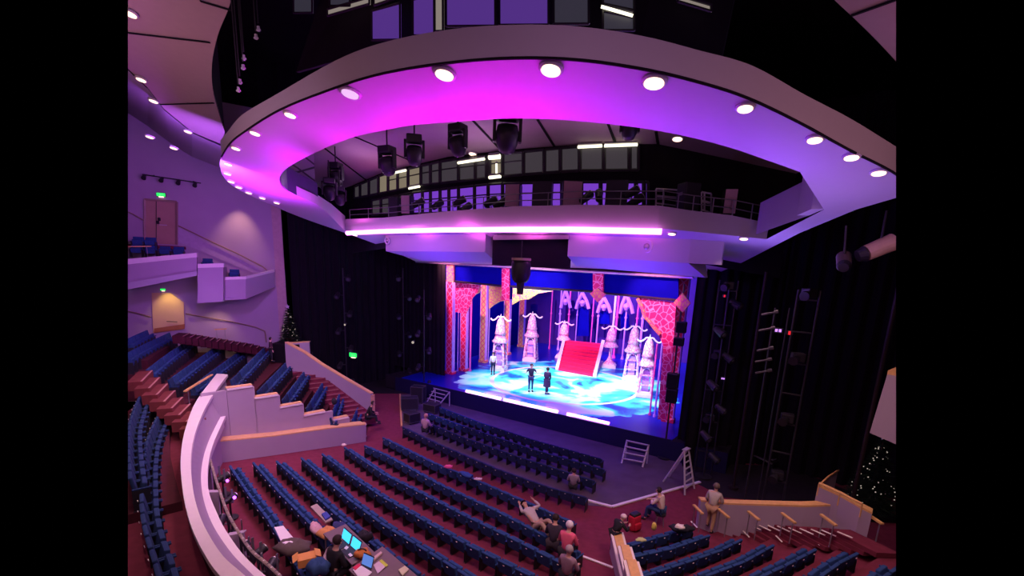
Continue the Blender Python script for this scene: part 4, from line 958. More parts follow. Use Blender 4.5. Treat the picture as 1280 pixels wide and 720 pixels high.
# backdrop columns and gothic arches
bd = 18.0
cols = [(686, 1.5), (697, 2), (708, 2), (718, 1.3), (737, 1.5), (744, 2), (767, 2.5), (778, 2), (792, 2), (799, 3)]
for i, (u, w) in enumerate(cols):
    p = sp(u, 445, bd); p.z = 1; q = up(p, 363); r = w * (p - CAM).length / F / 2
    bm = bmesh.new(); cyl(bm, (0, 0, 0), (0, 0, q.z - 1), r, n=10); cyl(bm, (0, 0, 0), (0, 0, .3), r * 2, r * 1.3, n=10); cyl(bm, (0, 0, (q.z - 1) * .6), (0, 0, (q.z - 1) * .6 + .15), r * 1.6, n=10)
    o = newobj('slender_column', bm, M_lilac if i % 2 else M_pink); o.location = p
    tag(o, 'slender %s column on the blue backdrop, %s from the left' % ('lilac' if i % 2 else 'pink', ORD[i]), 'scenery column', 'slender backdrop columns')
for i, (uc, hw, vb, vt) in enumerate([(707, 6, 385, 363), (728, 8, 386, 366), (755, 8, 391, 372), (783, 8, 392, 368)]):
    bm = bmesh.new(); L = [(uc - hw, vb), (uc - hw * .7, vb - (vb - vt) * .45), (uc, vt)]; Rr = [(uc, vt), (uc + hw * .7, vb - (vb - vt) * .45), (uc + hw, vb)]
    pts = [sp(u, v, bd - .2) for u, v in L + Rr[1:]]
    for p, q in zip(pts, pts[1:]): cyl(bm, p, q, .17, n=6)
    for f in (.5,): 
        c_ = sp(uc, vb - (vb - vt) * .35, bd - .2); lathe(bm, [(.12, -.3), (.3, 0), (.12, .3)], 8, c_)
    cyl(bm, pts[1], pts[-2], .07, n=6)
    tag(newobj('gothic_arch', bm, M_lilac), 'pale pointed arch on the blue backdrop, %s from the left' % ORD[i], 'scenery arch', 'pointed arches on the backdrop')
for i, (u0, u1, v0, v1) in enumerate([(720, 736, 388, 420), (747, 762, 392, 405), (776, 786, 394, 410)]):
    bm = bmesh.new(); slab(bm, [sp(u0, v1, bd + .3), sp(u1, v1, bd + .3), sp(u1, v0, bd + .3), sp((u0 + u1) / 2, v0 - 5, bd + .3), sp(u0, v0, bd + .3)], SN * .1)
    tag(newobj('backdrop_window', bm, M_bs), 'bright blue pointed window painted panel on the backdrop, %s from the left' % ORD[i], 'scenery panel', 'blue window panels on the backdrop')
# red staircase
fl, fr_ = stz(698, 463), stz(741, 471); tl, tr = up(stz(706, 447), 425), up(stz(750, 452), 430)
t = thing('scenic_staircase', 'scenic staircase covered in bright red cloth at stage centre', 'staircase', fl)
nst = 9; bm = bmesh.new(); b2 = bmesh.new()
for i in range(nst):
    f0, f1 = i / nst, (i + 1) / nst; a_, b_ = fl.lerp(tl, f0), fr_.lerp(tr, f0); c_, d_ = fl.lerp(tl, f1), fr_.lerp(tr, f1); z = 1 + (tl.z - 1) * f1
    q = [a_, b_, d_, c_]; slab(bm, [Vector((x.x, x.y, z)) - fl for x in q], (0, 0, -(tl.z - 1) / nst * 1.02))
newobj('red_treads', bm, M_redcarpet, t)
for e0, e1, s in ((fl, tl, -1), (fr_, tr, 1)):
    bm = bmesh.new(); x = SX * (s * .28); slab(bm, [e0 - fl + Z * .05, e0 - fl + x + Z * .05, e1 - fl + x + Z * .25, e1 - fl + Z * .25], Z * .12); slab(bm, [e0 - fl, e0 - fl + x, Vector((e1.x, e1.y, 1)) - fl + x, Vector((e1.x, e1.y, 1)) - fl], Z * .1)
    slab(bm, [e0 - fl, Vector((e1.x, e1.y, 1)) - fl, e1 - fl], x * .3)
    newobj('stringer', bm, M_iv, t)
# footlights
for a_, b_, lab in (((583, 487.5), (626, 499), 'left glowing pink footlight strip on the stage edge'), ((630, 500), (697, 519), 'long middle pink footlight strip on the stage edge'), ((709, 518), (761, 533), 'right glowing pink footlight strip on the stage edge')):
    p, q = P(*a_, 1.05), P(*b_, 1.05); p, q = sp(*a_, .1), sp(*b_, .1); p.z = q.z = 1.08
    bm = bmesh.new(); cyl(bm, p, q, .075, n=8); o = newobj('footlight', bm, M_foot); tag(o, lab, 'footlight', 'footlights')
    bm = bmesh.new(); cyl(bm, p - Z * .07 + SN * .05, q - Z * .07 + SN * .05, .06, n=6); newobj('trough', bm, M_blk, o)
# treads from the pit to the stage
def treads(bl, br, tr_, tl_, zt, label):
    b0, b1 = P(*bl, .02), P(*br, .02); t0, t1 = P(*tl_, zt), P(*tr_, zt); t = thing('access_steps', label, 'steps', b0); n = 4
    bm = bmesh.new(); bf = bmesh.new()
    for i in range(n):
        f = (i + .15) / n; g_ = (i + .85) / n; q = [b0.lerp(t0, f), b1.lerp(t1, f), b1.lerp(t1, g_), b0.lerp(t0, g_)]; z = .02 + zt * (i + 1) / n
        slab(bm, [Vector((x.x, x.y, z)) - b0 for x in q], (0, 0, -.05))
        cyl(bf, Vector((q[0].x, q[0].y, z)) - b0, Vector((q[1].x, q[1].y, z)) - b0, .03, n=6)
    newobj('treads', bm, mat('violet_tread', (.32, .22, .34), .7), t); newobj('nosings', bf, M_alu, t)
    for e0, e1 in ((b0, t0), (b1, t1)):
        bm = bmesh.new(); cyl(bm, e0 - b0, e1 - b0, .045, n=6); cyl(bm, e1 - b0, Vector((e1.x, e1.y, .02)) - b0, .035, n=6); newobj('side_rail', bm, M_alu, t)
treads((534, 502), (549, 506), (562, 490), (544, 485.5), .95, 'small pale access steps at the left end of the stage front')
treads((777, 579), (803, 584), (811, 556), (784, 550), .95, 'pale access steps at the right end of the stage front')
# ================================================================== LIGHT FITTINGS
fit = bmesh.new()
def downlight(u, v, label, size=.17, z=0, dim=False, group='downlights in the soffit', q=None):
    p = q or cloud(u, v, z); t = thing('downlight', label, 'downlight', p, 0, group)
    nrm = Vector((SN.x * K, SN.y * K, 1)).normalized() if z != 'flat' else Z
    t.rotation_euler = Z.rotation_difference(nrm).to_euler()
    bm = bmesh.new(); lathe(bm, [(size * 1.35, 0), (size * 1.35, -.03), (size * 1.1, -.05), (size * 1.05, -.01)], 20); newobj('trim_ring', bm, M_soffit, t)
    bm = bmesh.new(); cyl(bm, (0, 0, -.035), (0, 0, -.06), size, n=20); newobj('lamp_face', bm, M_unlitglow if dim else M_lamp, t)
    return p
DL = [(295, 184, 'under the upper left of the oval ring'), (285.5, 204, 'at the leftmost bend of the oval ring'), (284.5, 216, 'just below the leftmost bend of the ring'), (289, 226, 'third along the lower left edge of the ring'), (298.5, 233, 'fourth along the lower left edge of the ring'), (311, 240, 'fifth along the lower left edge of the ring'), (328, 246.5, 'sixth along the lower left edge of the ring'), (346, 252.5, 'last small one on the lower left edge of the ring'),
      (319, 165, 'second on the left curve of the ring'), (363, 142, 'on the left curve, left of the unlit fitting'), (556, 91, 'left of centre on the front of the ring'), (689, 85, 'right of centre on the front of the ring'), (818, 101, 'brightest on the right shoulder of the ring'), (932, 133, 'on the right arm of the ring, upper'), (1019, 172.5, 'on the right arm of the ring, middle'), (1065, 194.5, 'on the right arm of the ring, lower'), (1099, 214, 'at the far right end of the ring')]
DLP = []
for u, v, l in DL:
    sz = .16 if 450 < u < 860 else .12 if v < 180 or u > 900 else .11
    DLP.append(downlight(u, v, 'round lit downlight ' + l, sz))
downlight(438, 115, 'round unlit downlight on the left front of the ring', .17, dim=True)
for u, v, l in [(444, 293, 'left end of the bridge'), (930, 297, 'right end of the bridge'), (840, 291, 'right of the magenta batten')]: DLP.append(downlight(u, v, 'small lit downlight under the ' + l, .12))
for u, v in [(591, 191.5), (847, 172.5)]: downlight(u, v, 'round lit downlight in the inner ceiling, ' + ('left one' if u < 700 else 'right one'), .16, DZ, group='downlights in the inner ceiling')
for u, v, l in [(163, 14, 'at the top left corner of the outer ceiling'), (176.5, 97, 'upper one along the violet ceiling edge'), (192, 124, 'middle one along the violet ceiling edge'), (235, 162.5, 'lower one along the violet ceiling edge')]:
    q = cc(u, v); q.z -= .02; downlight(u, v, 'small warm downlight ' + l, .11, q=q, group='downlights in the outer ceiling')
for u, v, l in [(187, 168, 'left one on the violet side ceiling'), (217, 182, 'right one on the violet side ceiling')]:
    q = cloud(u, v, .75); q.z -= .05; downlight(u, v, 'small warm downlight ' + l, .11, q=q, group='downlights in the side ceiling')

def moving_head(p, s, label, tilt=0, group='moving lights inside the ceiling opening', L=1.2):
    t = thing('moving_light', label, 'moving light', p, tilt, group)
    bm = bmesh.new(); cyl(bm, (0, 0, s * .9), (0, 0, s * .9 + L), .03, n=8); newobj('hanging_pole', bm, M_blk, t)
    bm = bmesh.new(); box(bm, (0, 0, s * .75), (s * .8, s * .7, s * .4), None, s * .08); newobj('base', bm, M_blk, t)
    bm = bmesh.new()
    for k in (-1, 1): box(bm, (k * s * .48, 0, s * .25), (s * .12, s * .3, s * .9), None, s * .04)
    box(bm, (0, 0, s * .62), (s * 1.05, s * .3, s * .14))
    newobj('yoke', bm, M_blk, t)
    bm = bmesh.new(); prof = [(.10, .42), (.36, .38), (.44, .1), (.40, -.25), (.30, -.5), (.1, -.52)]; lathe(bm, [(r * s, z_ * s) for r, z_ in prof], 16); bmesh.ops.rotate(bm, cent=(0, 0, 0), matrix=Matrix.Rotation(.5, 3, 'X'), verts=bm.verts[:]); h = newobj('lamp_head', bm, M_blk, t, True)
    bm = bmesh.new(); cyl(bm, (0, .24 * s, -.46 * s), (0, .26 * s, -.50 * s), .2 * s, n=14); newobj('lens', bm, M_steel, h)
for (u, v, px, l) in [(420, 222, 16, 'lowest left one beside the dark balustrade'), (484, 206, 20, 'second from the left'), (518, 193, 21, 'third from the left'), (572, 181, 22, 'fourth from the left, above the lit lamp'), (634, 171, 30, 'largest, right of the others'), (787, 161, 20, 'half hidden behind the soffit edge')]:
    p = cloud(u, v, 2.2); s = px * (p - CAM).length / F
    moving_head(p, s, 'black moving light in the ceiling opening, ' + l, random.uniform(-.6, .6))
for (u, v, px, l) in [(412, 240, 15, 'black moving light low at the left corner of the opening'), (425, 248, 13, 'second black moving light low at the left corner of the opening')]:
    p = cloud(u, v, 1.2); moving_head(p, px * (p - CAM).length / F, l, .3, 'moving lights at the left corner of the opening', .8)
# projector drum hung before the header
p = sp(651, 341, -6.6); k = (p - CAM).length / F
t = thing('hanging_projector', 'black drum-shaped lamp with a tan disc top hanging before the stage header', 'stage light', p); t.scale = (.74, .74, .74)
bm = bmesh.new(); lathe(bm, [(.30, -.5), (.42, -.35), (.50, -.05), (.50, .45), (.46, .62)], 20); newobj('drum', bm, M_blk, t, True)
bm = bmesh.new(); cyl(bm, (0, 0, .62), (0, 0, .74), .50, n=24); newobj('disc_top', bm, mat('tan_disc', (.55, .42, .28), .6), t)
bm = bmesh.new(); cyl(bm, (0, 0, -.5), (0, 0, -1.1), .2, .16, n=14); newobj('snout', bm, M_blk, t)
bm = bmesh.new(); cyl(bm, (0, 0, .74), (0, 0, 1.6), .03, n=8); newobj('hanging_pole', bm, M_blk, t)
# ring-shaped fixtures on the boxes
for (u, v, l) in [(808, 308, 'round chrome fixture on the face of the right box'), (484, 301, 'small round fixture at the left end of the left box')]:
    p = W(u, v, cloud(711, 296) - SN * .1, cloud(864, 300) - SN * .1) if u > 600 else W(u, v, cloud(482, 294) - SN * .1, cloud(607, 293) - SN * .1)
    t = thing('chrome_fixture', l, 'ceiling fitting', p, SROT, None); r = .22 if u > 600 else .15
    bm = bmesh.new()
    for i in range(16):
        a0, a1 = 2 * math.pi * i / 16, 2 * math.pi * (i + 1) / 16; cyl(bm, (r * math.cos(a0), 0, r * math.sin(a0)), (r * math.cos(a1), 0, r * math.sin(a1)), .035, n=6)
    newobj('ring', bm, M_alu, t); bm = bmesh.new(); sph(bm, (0, 0, 0), r * .6, (1, .5, 1)); newobj('hub', bm, M_steel, t)

# loudspeakers and cases standing on the bridge
def spk(u0, u1, vt, vb, m, label, tilt=0, off=.55):
    a_ = W((u0 + u1) / 2, vb, BT[0] + SN * off, BT[5] + SN * off) if (u0 + u1) / 2 < 822 else W((u0 + u1) / 2, vb, BT[5] + SN * off, BT[8] + SN * off)
    k = (a_ - CAM).length / F; w = (u1 - u0) * k; h = up(a_, vt).z - a_.z
    t = thing('bridge_loudspeaker', label, 'loudspeaker', a_ - Z * .6, SROT * .4 + tilt, 'loudspeakers on the bridge')
    bm = bmesh.new(); box(bm, (0, .2, h / 2 + .6), (w, .5, h), None, .04); box(bm, (0, .2, .3), (w * .6, .4, .6)); newobj('cabinet', bm, M_blk, t)
    bm = bmesh.new(); box(bm, (0, -.065, h / 2 + .6), (w * .92, .03, h * .94), None, .01); newobj('grille', bm, m, t)
    bm = bmesh.new()
    for s in (-1, 1): box(bm, (s * w * .5, .2, h * .6 + .6), (.04, .2, .1))
    newobj('handle', bm, M_steel, t)
M_pinkcloth = mat('pink_grey_cloth', (.50, .32, .38), .9)
spk(486, 498, 246, 271, M_blk, 'black loudspeaker near the left end of the bridge'); spk(502, 513, 244, 268, M_pinkcloth, 'small pinkish loudspeaker left of the lit windows')
spk(631, 649, 230, 259, M_pinkcloth, 'pinkish loudspeaker left of the first black one'); spk(665, 688, 227, 258, M_blk, 'black loudspeaker between the two pinkish ones'); spk(703, 726, 226, 258, M_pinkcloth, 'pinkish leaning loudspeaker right of centre', .25)
spk(757, 782, 225, 258, M_blk, 'black loudspeaker before the violet windows at right'); spk(853, 872, 228, 263, M_blk, 'black leaning loudspeaker on the dark right part', .5); spk(904, 917, 236, 268, M_pinkcloth, 'narrow brownish loudspeaker at the right end')
# handrail of the bridge
t = thing('bridge_railing', 'thin dark railing along the lighting bridge', 'railing', BT[0]); o0 = BT[0]
bm = bmesh.new()
for p, q in zip(BT, BT[1:]):
    for h in (.25, .5): cyl(bm, p - o0 + SN * .3 + Z * h, q - o0 + SN * .3 + Z * h, .018, n=6)
newobj('rail', bm, M_steel, t)
for i in range(len(BT) - 1):
    for f in (0, .5):
        p = BT[i].lerp(BT[i + 1], f) - o0 + SN * .3; bm = bmesh.new(); cyl(bm, p - Z * .2, p + Z * .5, .02, n=6); newobj('railing_post', bm, M_steel, t)
# pale racks on the right part of the bridge
for i, (u0, u1, v0, v1) in enumerate([(820, 852, 236, 254), (877, 889, 240, 262)]):
    q = [W(u, v, BT[5] + SN * 1.6, BT[8] + SN * 1.6) for u, v in [(u0, v1), (u1, v1 + 4), (u1, v0 + 2), (u0, v0)]]
    bm = bmesh.new()
    for j in range(4): cyl(bm, q[j], q[(j + 1) % 4], .03, n=6)
    cyl(bm, q[0].lerp(q[3], .5), q[1].lerp(q[2], .5), .05, n=6); cyl(bm, q[0].lerp(q[1], .3), q[3].lerp(q[2], .3), .03, n=6); cyl(bm, q[0], q[0] - Z * .8, .03, n=6); cyl(bm, q[1], q[1] - Z * .8, .03, n=6)
    tag(newobj('equipment_rack', bm, M_alu), ['wide pale metal rack on the right part of the bridge', 'narrow pale metal frame right of the leaning loudspeaker'][i], 'rack')
# small followspot-like lamps on the bridge deck
for i, (u, v) in enumerate([(524, 256), (548, 258), (575, 254), (583, 262), (614, 254), (626, 256), (733, 248), (748, 246), (788, 242), (795, 252)]):
    a_ = W(u, 262, BT[0] + SN * .7, BT[5] + SN * .7); q = up(a_, v - 6); t = thing('stage_lantern', 'small silver-edged lantern on the bridge deck, %s from the left' % ORD[i], 'stage light', Vector((a_.x, a_.y, a_.z - .4)), SROT + random.uniform(-.8, .8), 'lanterns on the bridge deck')
    h = q.z - a_.z + .4; bm = bmesh.new(); cyl(bm, (0, 0, 0), (0, 0, h - .2), .03, n=6); newobj('stand', bm, M_steel, t)
    bm = bmesh.new(); cyl(bm, (-.05, -.3, h - .3), (0, .2, h), .12, .16, n=12); newobj('lamp_body', bm, M_blk, t)
    bm = bmesh.new(); cyl(bm, (0, .2, h), (.005, .235, h + .02), .15, n=12); newobj('lens_rim', bm, M_alu, t)

# ================================================================== SIDE STAGE EQUIPMENT
def boom(u, vt, vb, dist, n, label, side=1):
    b_ = at(u, vb, dist); q = up(b_, vt); b_.z = .03; h = q.z - b_.z; t = thing('lighting_boom', label, 'lighting boom', b_, random.uniform(-.5, .5))
    bm = bmesh.new(); cyl(bm, (0, 0, 0), (0, 0, h), .04, n=8); cyl(bm, (0, 0, 0), (0, 0, .06), .35, n=14); newobj('pole', bm, M_blk, t)
    for i in range(n):
        z = h * (i + .8) / (n + .3); s = -1 if i % 2 else 1
        bm = bmesh.new(); cyl(bm, (0, 0, z), (s * .35, 0, z), .025, n=6); cyl(bm, (s * .35, .1, z + .1), (s * .38, -.35, z - .12), .12, .17, n=12); o = newobj('lamp_body', bm, M_blk, t)
        bm = bmesh.new(); cyl(bm, (s * .38, -.35, z - .12), (s * .382, -.37, z - .13), .09, n=12); newobj('lens', bm, mat('dark_lens', (.10, .10, .12), .2), o)
boom(433, 335, 455, 31, 7, 'tall lighting boom in the black left side stage, nearer the house')
boom(505, 335, 462, 33, 6, 'tall lighting boom in the black left side stage, right of the green sign')
boom(530, 362, 470, 30, 6, 'lighting boom against the left edge of the stage')
boom(392, 440, 475, 30, 2, 'low lighting stand in the left side stage')
boom(884, 362, 560, 20.5, 7, 'lighting boom just right of the red column')
def ladder_frame(u0, u1, vt, vb, dist, n, label, rungm):
    a_ = at(u0, vb, dist); b_ = at(u1, vb, dist); q = up(a_, vt); a_.z = b_.z = .03; h = q.z - a_.z; t = thing('side_light_ladder', label, 'lighting ladder', a_); d = b_ - a_; d.z = 0
    for s in (Vector((0, 0, 0)), d):
        bm = bmesh.new(); cyl(bm, s, s + Z * h, .035, n=8); newobj('upright', bm, M_blk, t)
    for i in range(n):
        z = h * (i + .7) / n; bm = bmesh.new(); cyl(bm, Z * z, d + Z * z, .03, n=6); newobj('rung', bm, rungm, t)
        if i % 2: 
            bm = bmesh.new(); c_ = d * .5 + Z * (z + .22); box(bm, c_, (.38, .3, .3), Matrix.Rotation(random.uniform(-.6, .6), 3, 'Z'), .03); cyl(bm, c_, c_ + Vector((-.3, -.25, -.1)), .11, .15, n=12); newobj('lamp_body', bm, M_blk, t)
M_dimalu = mat('worn_grey_metal', (.10, .095, .10), .5)
ladder_frame(880, 902, 350, 500, 21, 6, 'dark side-light ladder right of the stage, nearer the stage', M_blk)
ladder_frame(968, 994, 362, 540, 17.5, 8, 'dark side-light ladder in the middle of the black right wall', M_blk)
for i, (u, v) in enumerate([(960, 392), (956, 412), (954, 437), (952, 451), (952, 465)]):
    p, q = at(u - 8, v + 1.5, 17), at(u + 8, v - 1.5, 17); bm = bmesh.new(); cyl(bm, p, q, .035, n=6); cyl(bm, q, q + Z * .001 + (q - p) * .3, .06, n=6)
    tag(newobj('wall_bracket_bar', bm, M_dimalu), 'short grey bar on the black right wall, %s of a column of five' % ORD[i], 'bar', 'short bars on the right wall')
p = at(951, 520, 17.05); bm = bmesh.new(); cyl(bm, Vector((at(944.5, 540, 17.3).x, at(944.5, 540, 17.3).y, .03)), up(at(944.5, 540, 17.3), 385), .03, n=6)
cyl(bm, Vector((at(961, 540, 17.2).x, at(961, 540, 17.2).y, .03)), up(at(961, 540, 17.2), 385), .02, n=6); tag(newobj('bar_upright', bm, M_blk), 'pair of thin uprights carrying the short bars on the right wall', 'upright')
for (u, v, w, m, l) in [(973, 413, .20, M_purpled, 'small purple digital display on the middle side-light ladder'), (904, 473, .14, M_purpled, 'tiny purple display low on the nearer side-light ladder'), (906, 370, .11, M_red, 'red indicator lamp high right of the stage'), (987, 416, .13, M_red, 'red indicator lamp beside the purple display')]:
    p = at(u, v, 16.9 if u > 950 else 20.5); bm = bmesh.new(); box(bm, (0, 0, 0), (w + .06, .08, w * .6 + .05), None, .01); o = newobj('status_light', bm, M_blk); o.location = p; tag(o, l, 'indicator light'); o.rotation_euler = (0, 0, -.6)
    bm = bmesh.new()
    if m is M_purpled:
        for s in (-1, 1): box(bm, (s * w * .26, -.05, 0), (w * .36, .02, w * .45))
    else: box(bm, (0, -.05, 0), (w * .5, .02, w * .9), None, .005)
    newobj('lit_face', bm, m, o)
# two pale profile lanterns high on the right
for (u, v, s, l, rz) in [(1100, 309, 1.0, 'pale cylindrical lantern high on the black right wall, brighter one', -.5), (1055, 326, .8, 'pale cylindrical lantern high on the black right wall, dimmer one', .6)]:
    p = at(u, v, 15); t = thing('wall_lantern', l, 'stage light', p, rz, 'pale lanterns high on the right')
    bm = bmesh.new(); cyl(bm, (-.28 * s, -.1, -.16 * s), (.26 * s, .1, .14 * s), .2 * s, .22 * s, n=18); newobj('lamp_barrel', bm, mat('cream_barrel', (.75, .55, .36), .5) if u > 1090 else mat('dull_barrel', (.16, .12, .11), .6), t)
    bm = bmesh.new(); cyl(bm, (-.30 * s, -.11, -.17 * s), (-.45 * s, -.15, -.24 * s), .21 * s, .15 * s, n=16); newobj('rear_cap', bm, M_blk, t)
    bm = bmesh.new(); cyl(bm, (0, 0, 0), (0, .1, .9), .03, n=8); newobj('bracket', bm, M_blk, t)
# tall poles on the right wall
for (u, l) in [(1088, 'tall dark pole on the black right wall, nearer one'), (932, 'tall dark pole on the black right wall between the ladders')]:
    b_ = at(u - 8, 560, 17.2 if u > 1000 else 20); b_.z = .03; bm = bmesh.new(); cyl(bm, b_, b_ + Z * (13 if u > 1000 else 9), .06, n=8); cyl(bm, b_, b_ + Z * .1, .2, n=10); tag(newobj('tall_pole', bm, mat('dark_pole', (.02, .012, .015), .5)), l, 'pole')
# flat trolley on the dark floor
a_, b_, c_ = P(939, 569, .3), P(1000, 562, .3), P(956, 545, .3)
t = thing('flat_trolley', 'flat metal trolley with long rails on the black floor at right', 'trolley', a_)
for i, (x, y) in enumerate([((938, 567), (965, 580)), ((941, 545), (969, 562)), ((975, 548), (1001, 563)), ((965, 575), (1000, 563))]):
    p, q = P(*x, .45) - a_, P(*y, .45) - a_; bm = bmesh.new(); box(bm, (p + q) / 2, ((q - p).length, .07, .05), Matrix.Rotation(math.atan2(q.y - p.y, q.x - p.x), 3, 'Z')); newobj('rail', bm, M_steel, t)
bm = bmesh.new(); pts = [P(*x, .38) - a_ for x in [(938, 567), (965, 580), (1001, 563), (972, 547)]]; slab(bm, pts, (0, 0, -.05)); newobj('deck', bm, M_blackf, t)
for x in pts:
    bm = bmesh.new(); cyl(bm, Vector((x.x, x.y, x.z)) , Vector((x.x, x.y, -a_.z + .02)), .05, n=10); newobj('wheel', bm, M_blk, t)
# stepladder
def stepladder():
    ft = up(P(858, 618, .02), 562); A = P(856, 619, .02); B = P(868, 611, .02); Cc = P(829, 602, .02); D = P(836, 596, .02); top = up((A + B) / 2 * .8 + (Cc + D) / 2 * .2, 562)
    apex = at(858, 562, math.hypot(*((A + B) / 2).xy) + .3); t = thing('stepladder', 'pale aluminium A-frame stepladder on the pit floor edge', 'stepladder', A)
    w = (B - A); w.z = 0; w = w.normalized() * .18; P1, P2 = apex - w - A, apex + w - A
    for x, y in ((A - A, P1), (B - A, P2)):
        bm = bmesh.new(); box(bm, (x + y) / 2, (.07, .04, (y - x).length), Z.rotation_difference((y - x).normalized()).to_matrix(), .01); newobj('front_rail', bm, M_alu, t)
    for i in range(1, 7):
        f = i / 7; bm = bmesh.new(); x, y = (A - A).lerp(P1, f), (B - A).lerp(P2, f); cyl(bm, x, y, .035, n=6); newobj('tread', bm, M_alu, t)
    for x, y in ((Cc - A, P1), (D - A, P2)):
        bm = bmesh.new(); cyl(bm, x, y, .035, n=6); newobj('rear_rail', bm, M_alu, t)
    for f in (.25, .6):
        bm = bmesh.new(); cyl(bm, (Cc - A).lerp(P1, f), (D - A).lerp(P2, f), .02, n=6); newobj('cross_brace', bm, M_alu, t)
    bm = bmesh.new(); box(bm, (P1 + P2) / 2 + Z * .02, (.42, .2, .05), Matrix.Rotation(math.atan2(w.y, w.x), 3, 'Z'), .015); newobj('top_cap', bm, M_alu, t)
stepladder()
# Christmas trees
def xmas(p, h, r, label, n=900, nl=60):
    t = thing('christmas_tree', label, 'Christmas tree', p)
    rnd = random.Random(3); bm = bmesh.new(); layers = 14
    for L in range(layers):
        f = L / (layers - 1); zc = h * (.10 + .86 * f); rr = r * (1 - f) ** .85 + .05
        nb = max(6, int(26 * (1 - f) + 6))
        for b in range(nb):
            a = 2 * math.pi * (b + rnd.random() * .8) / nb; ln = rr * (.8 + .3 * rnd.random()); base = Vector((0, 0, zc)); tip = Vector((math.cos(a) * ln, math.sin(a) * ln, zc - .22 * ln + rnd.uniform(-.05, .05)))
            cyl(bm, base, tip, .02, .006, n=4)
            for j in range(9):
                q = base.lerp(tip, .25 + .75 * j / 8)
                for s in (-1, 1):
                    dr = Vector((math.cos(a + s * .8), math.sin(a + s * .8), rnd.uniform(-.3, .3))) * (.13 + .07 * rnd.random()); sd_ = dr.cross(Z).normalized() * .018
                    v = [bm.verts.new(x) for x in (q - sd_, q + sd_, q + dr + Z * .02)]; bm.faces.new(v)
    newobj('foliage', bm, mat('fir_green', (.015, .04, .018), .8, noise=.4, scale=8), t)
    bm = bmesh.new(); cyl(bm, (0, 0, 0), (0, 0, h * .95), .06, .015, n=8); cyl(bm, (0, 0, 0), (0, 0, .25), .22, .26, n=14); newobj('trunk', bm, mat('bark_brown', (.10, .05, .03), .9), t)
    for i in range(nl):
        f = rnd.random() ** 1.3 * .93; rr = (r * (1 - f) ** .85 + .03) * rnd.uniform(.8, 1.02); a = rnd.uniform(0, 6.283); bm = bmesh.new(); sph(bm, (math.cos(a) * rr, math.sin(a) * rr, h * (.1 + .86 * f) - .2 * rr), .022 if h > 2 else .03, n=6); newobj('light_bulb', bm, M_fairy, t)
    bm = bmesh.new()
    for i in range(10):
        a0, a1 = math.pi / 2 + i * math.pi / 5, 0; rr = .14 if i % 2 == 0 else .06; 
    v = [bm.verts.new((math.cos(math.pi / 2 + i * math.pi / 5) * (.14 if i % 2 == 0 else .06), .02, h + .04 + math.sin(math.pi / 2 + i * math.pi / 5) * (.14 if i % 2 == 0 else .06))) for i in range(10)]
    f_ = bm.faces.new(v); r_ = bmesh.ops.extrude_face_region(bm, geom=[f_]); bmesh.ops.translate(bm, vec=(0, -.04, 0), verts=[x for x in r_['geom'] if isinstance(x, bmesh.types.BMVert)]); newobj('star', bm, M_alu, t)
pr_ = P(1086, 632, .3); pr_d = math.hypot(pr_.x, pr_.y); hr = up(pr_, 546).z - pr_.z
M_plinthb = M_blackf
bm = bmesh.new(); box(bm, (pr_.x, pr_.y, pr_.z / 2 - .05), (1.4, 1.4, pr_.z - .1)); struct('floor_tree_landing', bm, M_black)
xmas(Vector((pr_.x, pr_.y, pr_.z - .05)), hr, 23 * pr_d / F, 'Christmas tree with small lights beside the right parapet')
pl_ = at(362, 426, 29.5); bm = bmesh.new(); box(bm, (pl_.x, pl_.y, pl_.z / 2 - .05), (1.6, 1.4, pl_.z - .1)); struct('floor_tree_landing_left', bm, M_black)
xmas(Vector((pl_.x, pl_.y, pl_.z - .05)), up(pl_, 383).z - pl_.z, 9 * 30 / F, 'distant Christmas tree with lights at the left wall end', nl=45)
# white lamp on the left side stage
for (u, v, s, l) in [(516, 428, .09, 'tiny bright white lamp in the left side stage beside the booms'), (431, 406, .06, 'tiny white lamp on the left boom')]:
    bm = bmesh.new(); sph(bm, (0, 0, 0), s); cyl(bm, (0, 0, 0), (0, .3, .05), s * .8, n=8, mi=1); o = newobj('work_light', bm, [M_fairy, M_blk]); o.location = at(u, v, 30); tag(o, l, 'work light')

# flight cases in the left corner of the pit
for i, (u, v, w, h, rz) in enumerate([(512, 512, 1.0, .7, .3), (523, 503, .8, 1.0, -.2), (515, 528, .7, .5, .8), (540, 515, .9, .45, -.5)]):
    p = P(u, v, .03); t = thing('flight_case', 'black metal-edged flight case in the left pit corner, ' + ['beside the pale floor strip', 'tallest, nearest the access steps', 'low one nearest the stalls', 'flat one before the front pit row'][i], 'flight case', p, rz, 'flight cases in the pit corner')
    bm = bmesh.new(); box(bm, (0, 0, h / 2 + .08), (w, .6, h), None, .01); newobj('case_body', bm, M_blk, t)
    bm = bmesh.new()
    for sx in (-1, 1):
        for sy in (-1, 1): cyl(bm, (sx * w / 2, sy * .3, .08), (sx * w / 2, sy * .3, h + .08), .018, n=5)
    for z in (.08, h + .08):
        for s_ in (-1, 1): cyl(bm, (-w / 2, s_ * .3, z), (w / 2, s_ * .3, z), .018, n=5); cyl(bm, (s_ * w / 2, -.3, z), (s_ * w / 2, .3, z), .018, n=5)
    newobj('metal_edging', bm, M_dimalu, t)
    for sx in (-1, 1):
        for sy in (-1, 1): bm = bmesh.new(); cyl(bm, (sx * w * .4 - .02, sy * .22, .045), (sx * w * .4 + .02, sy * .22, .045), .045, n=10); newobj('castor', bm, M_black, t)
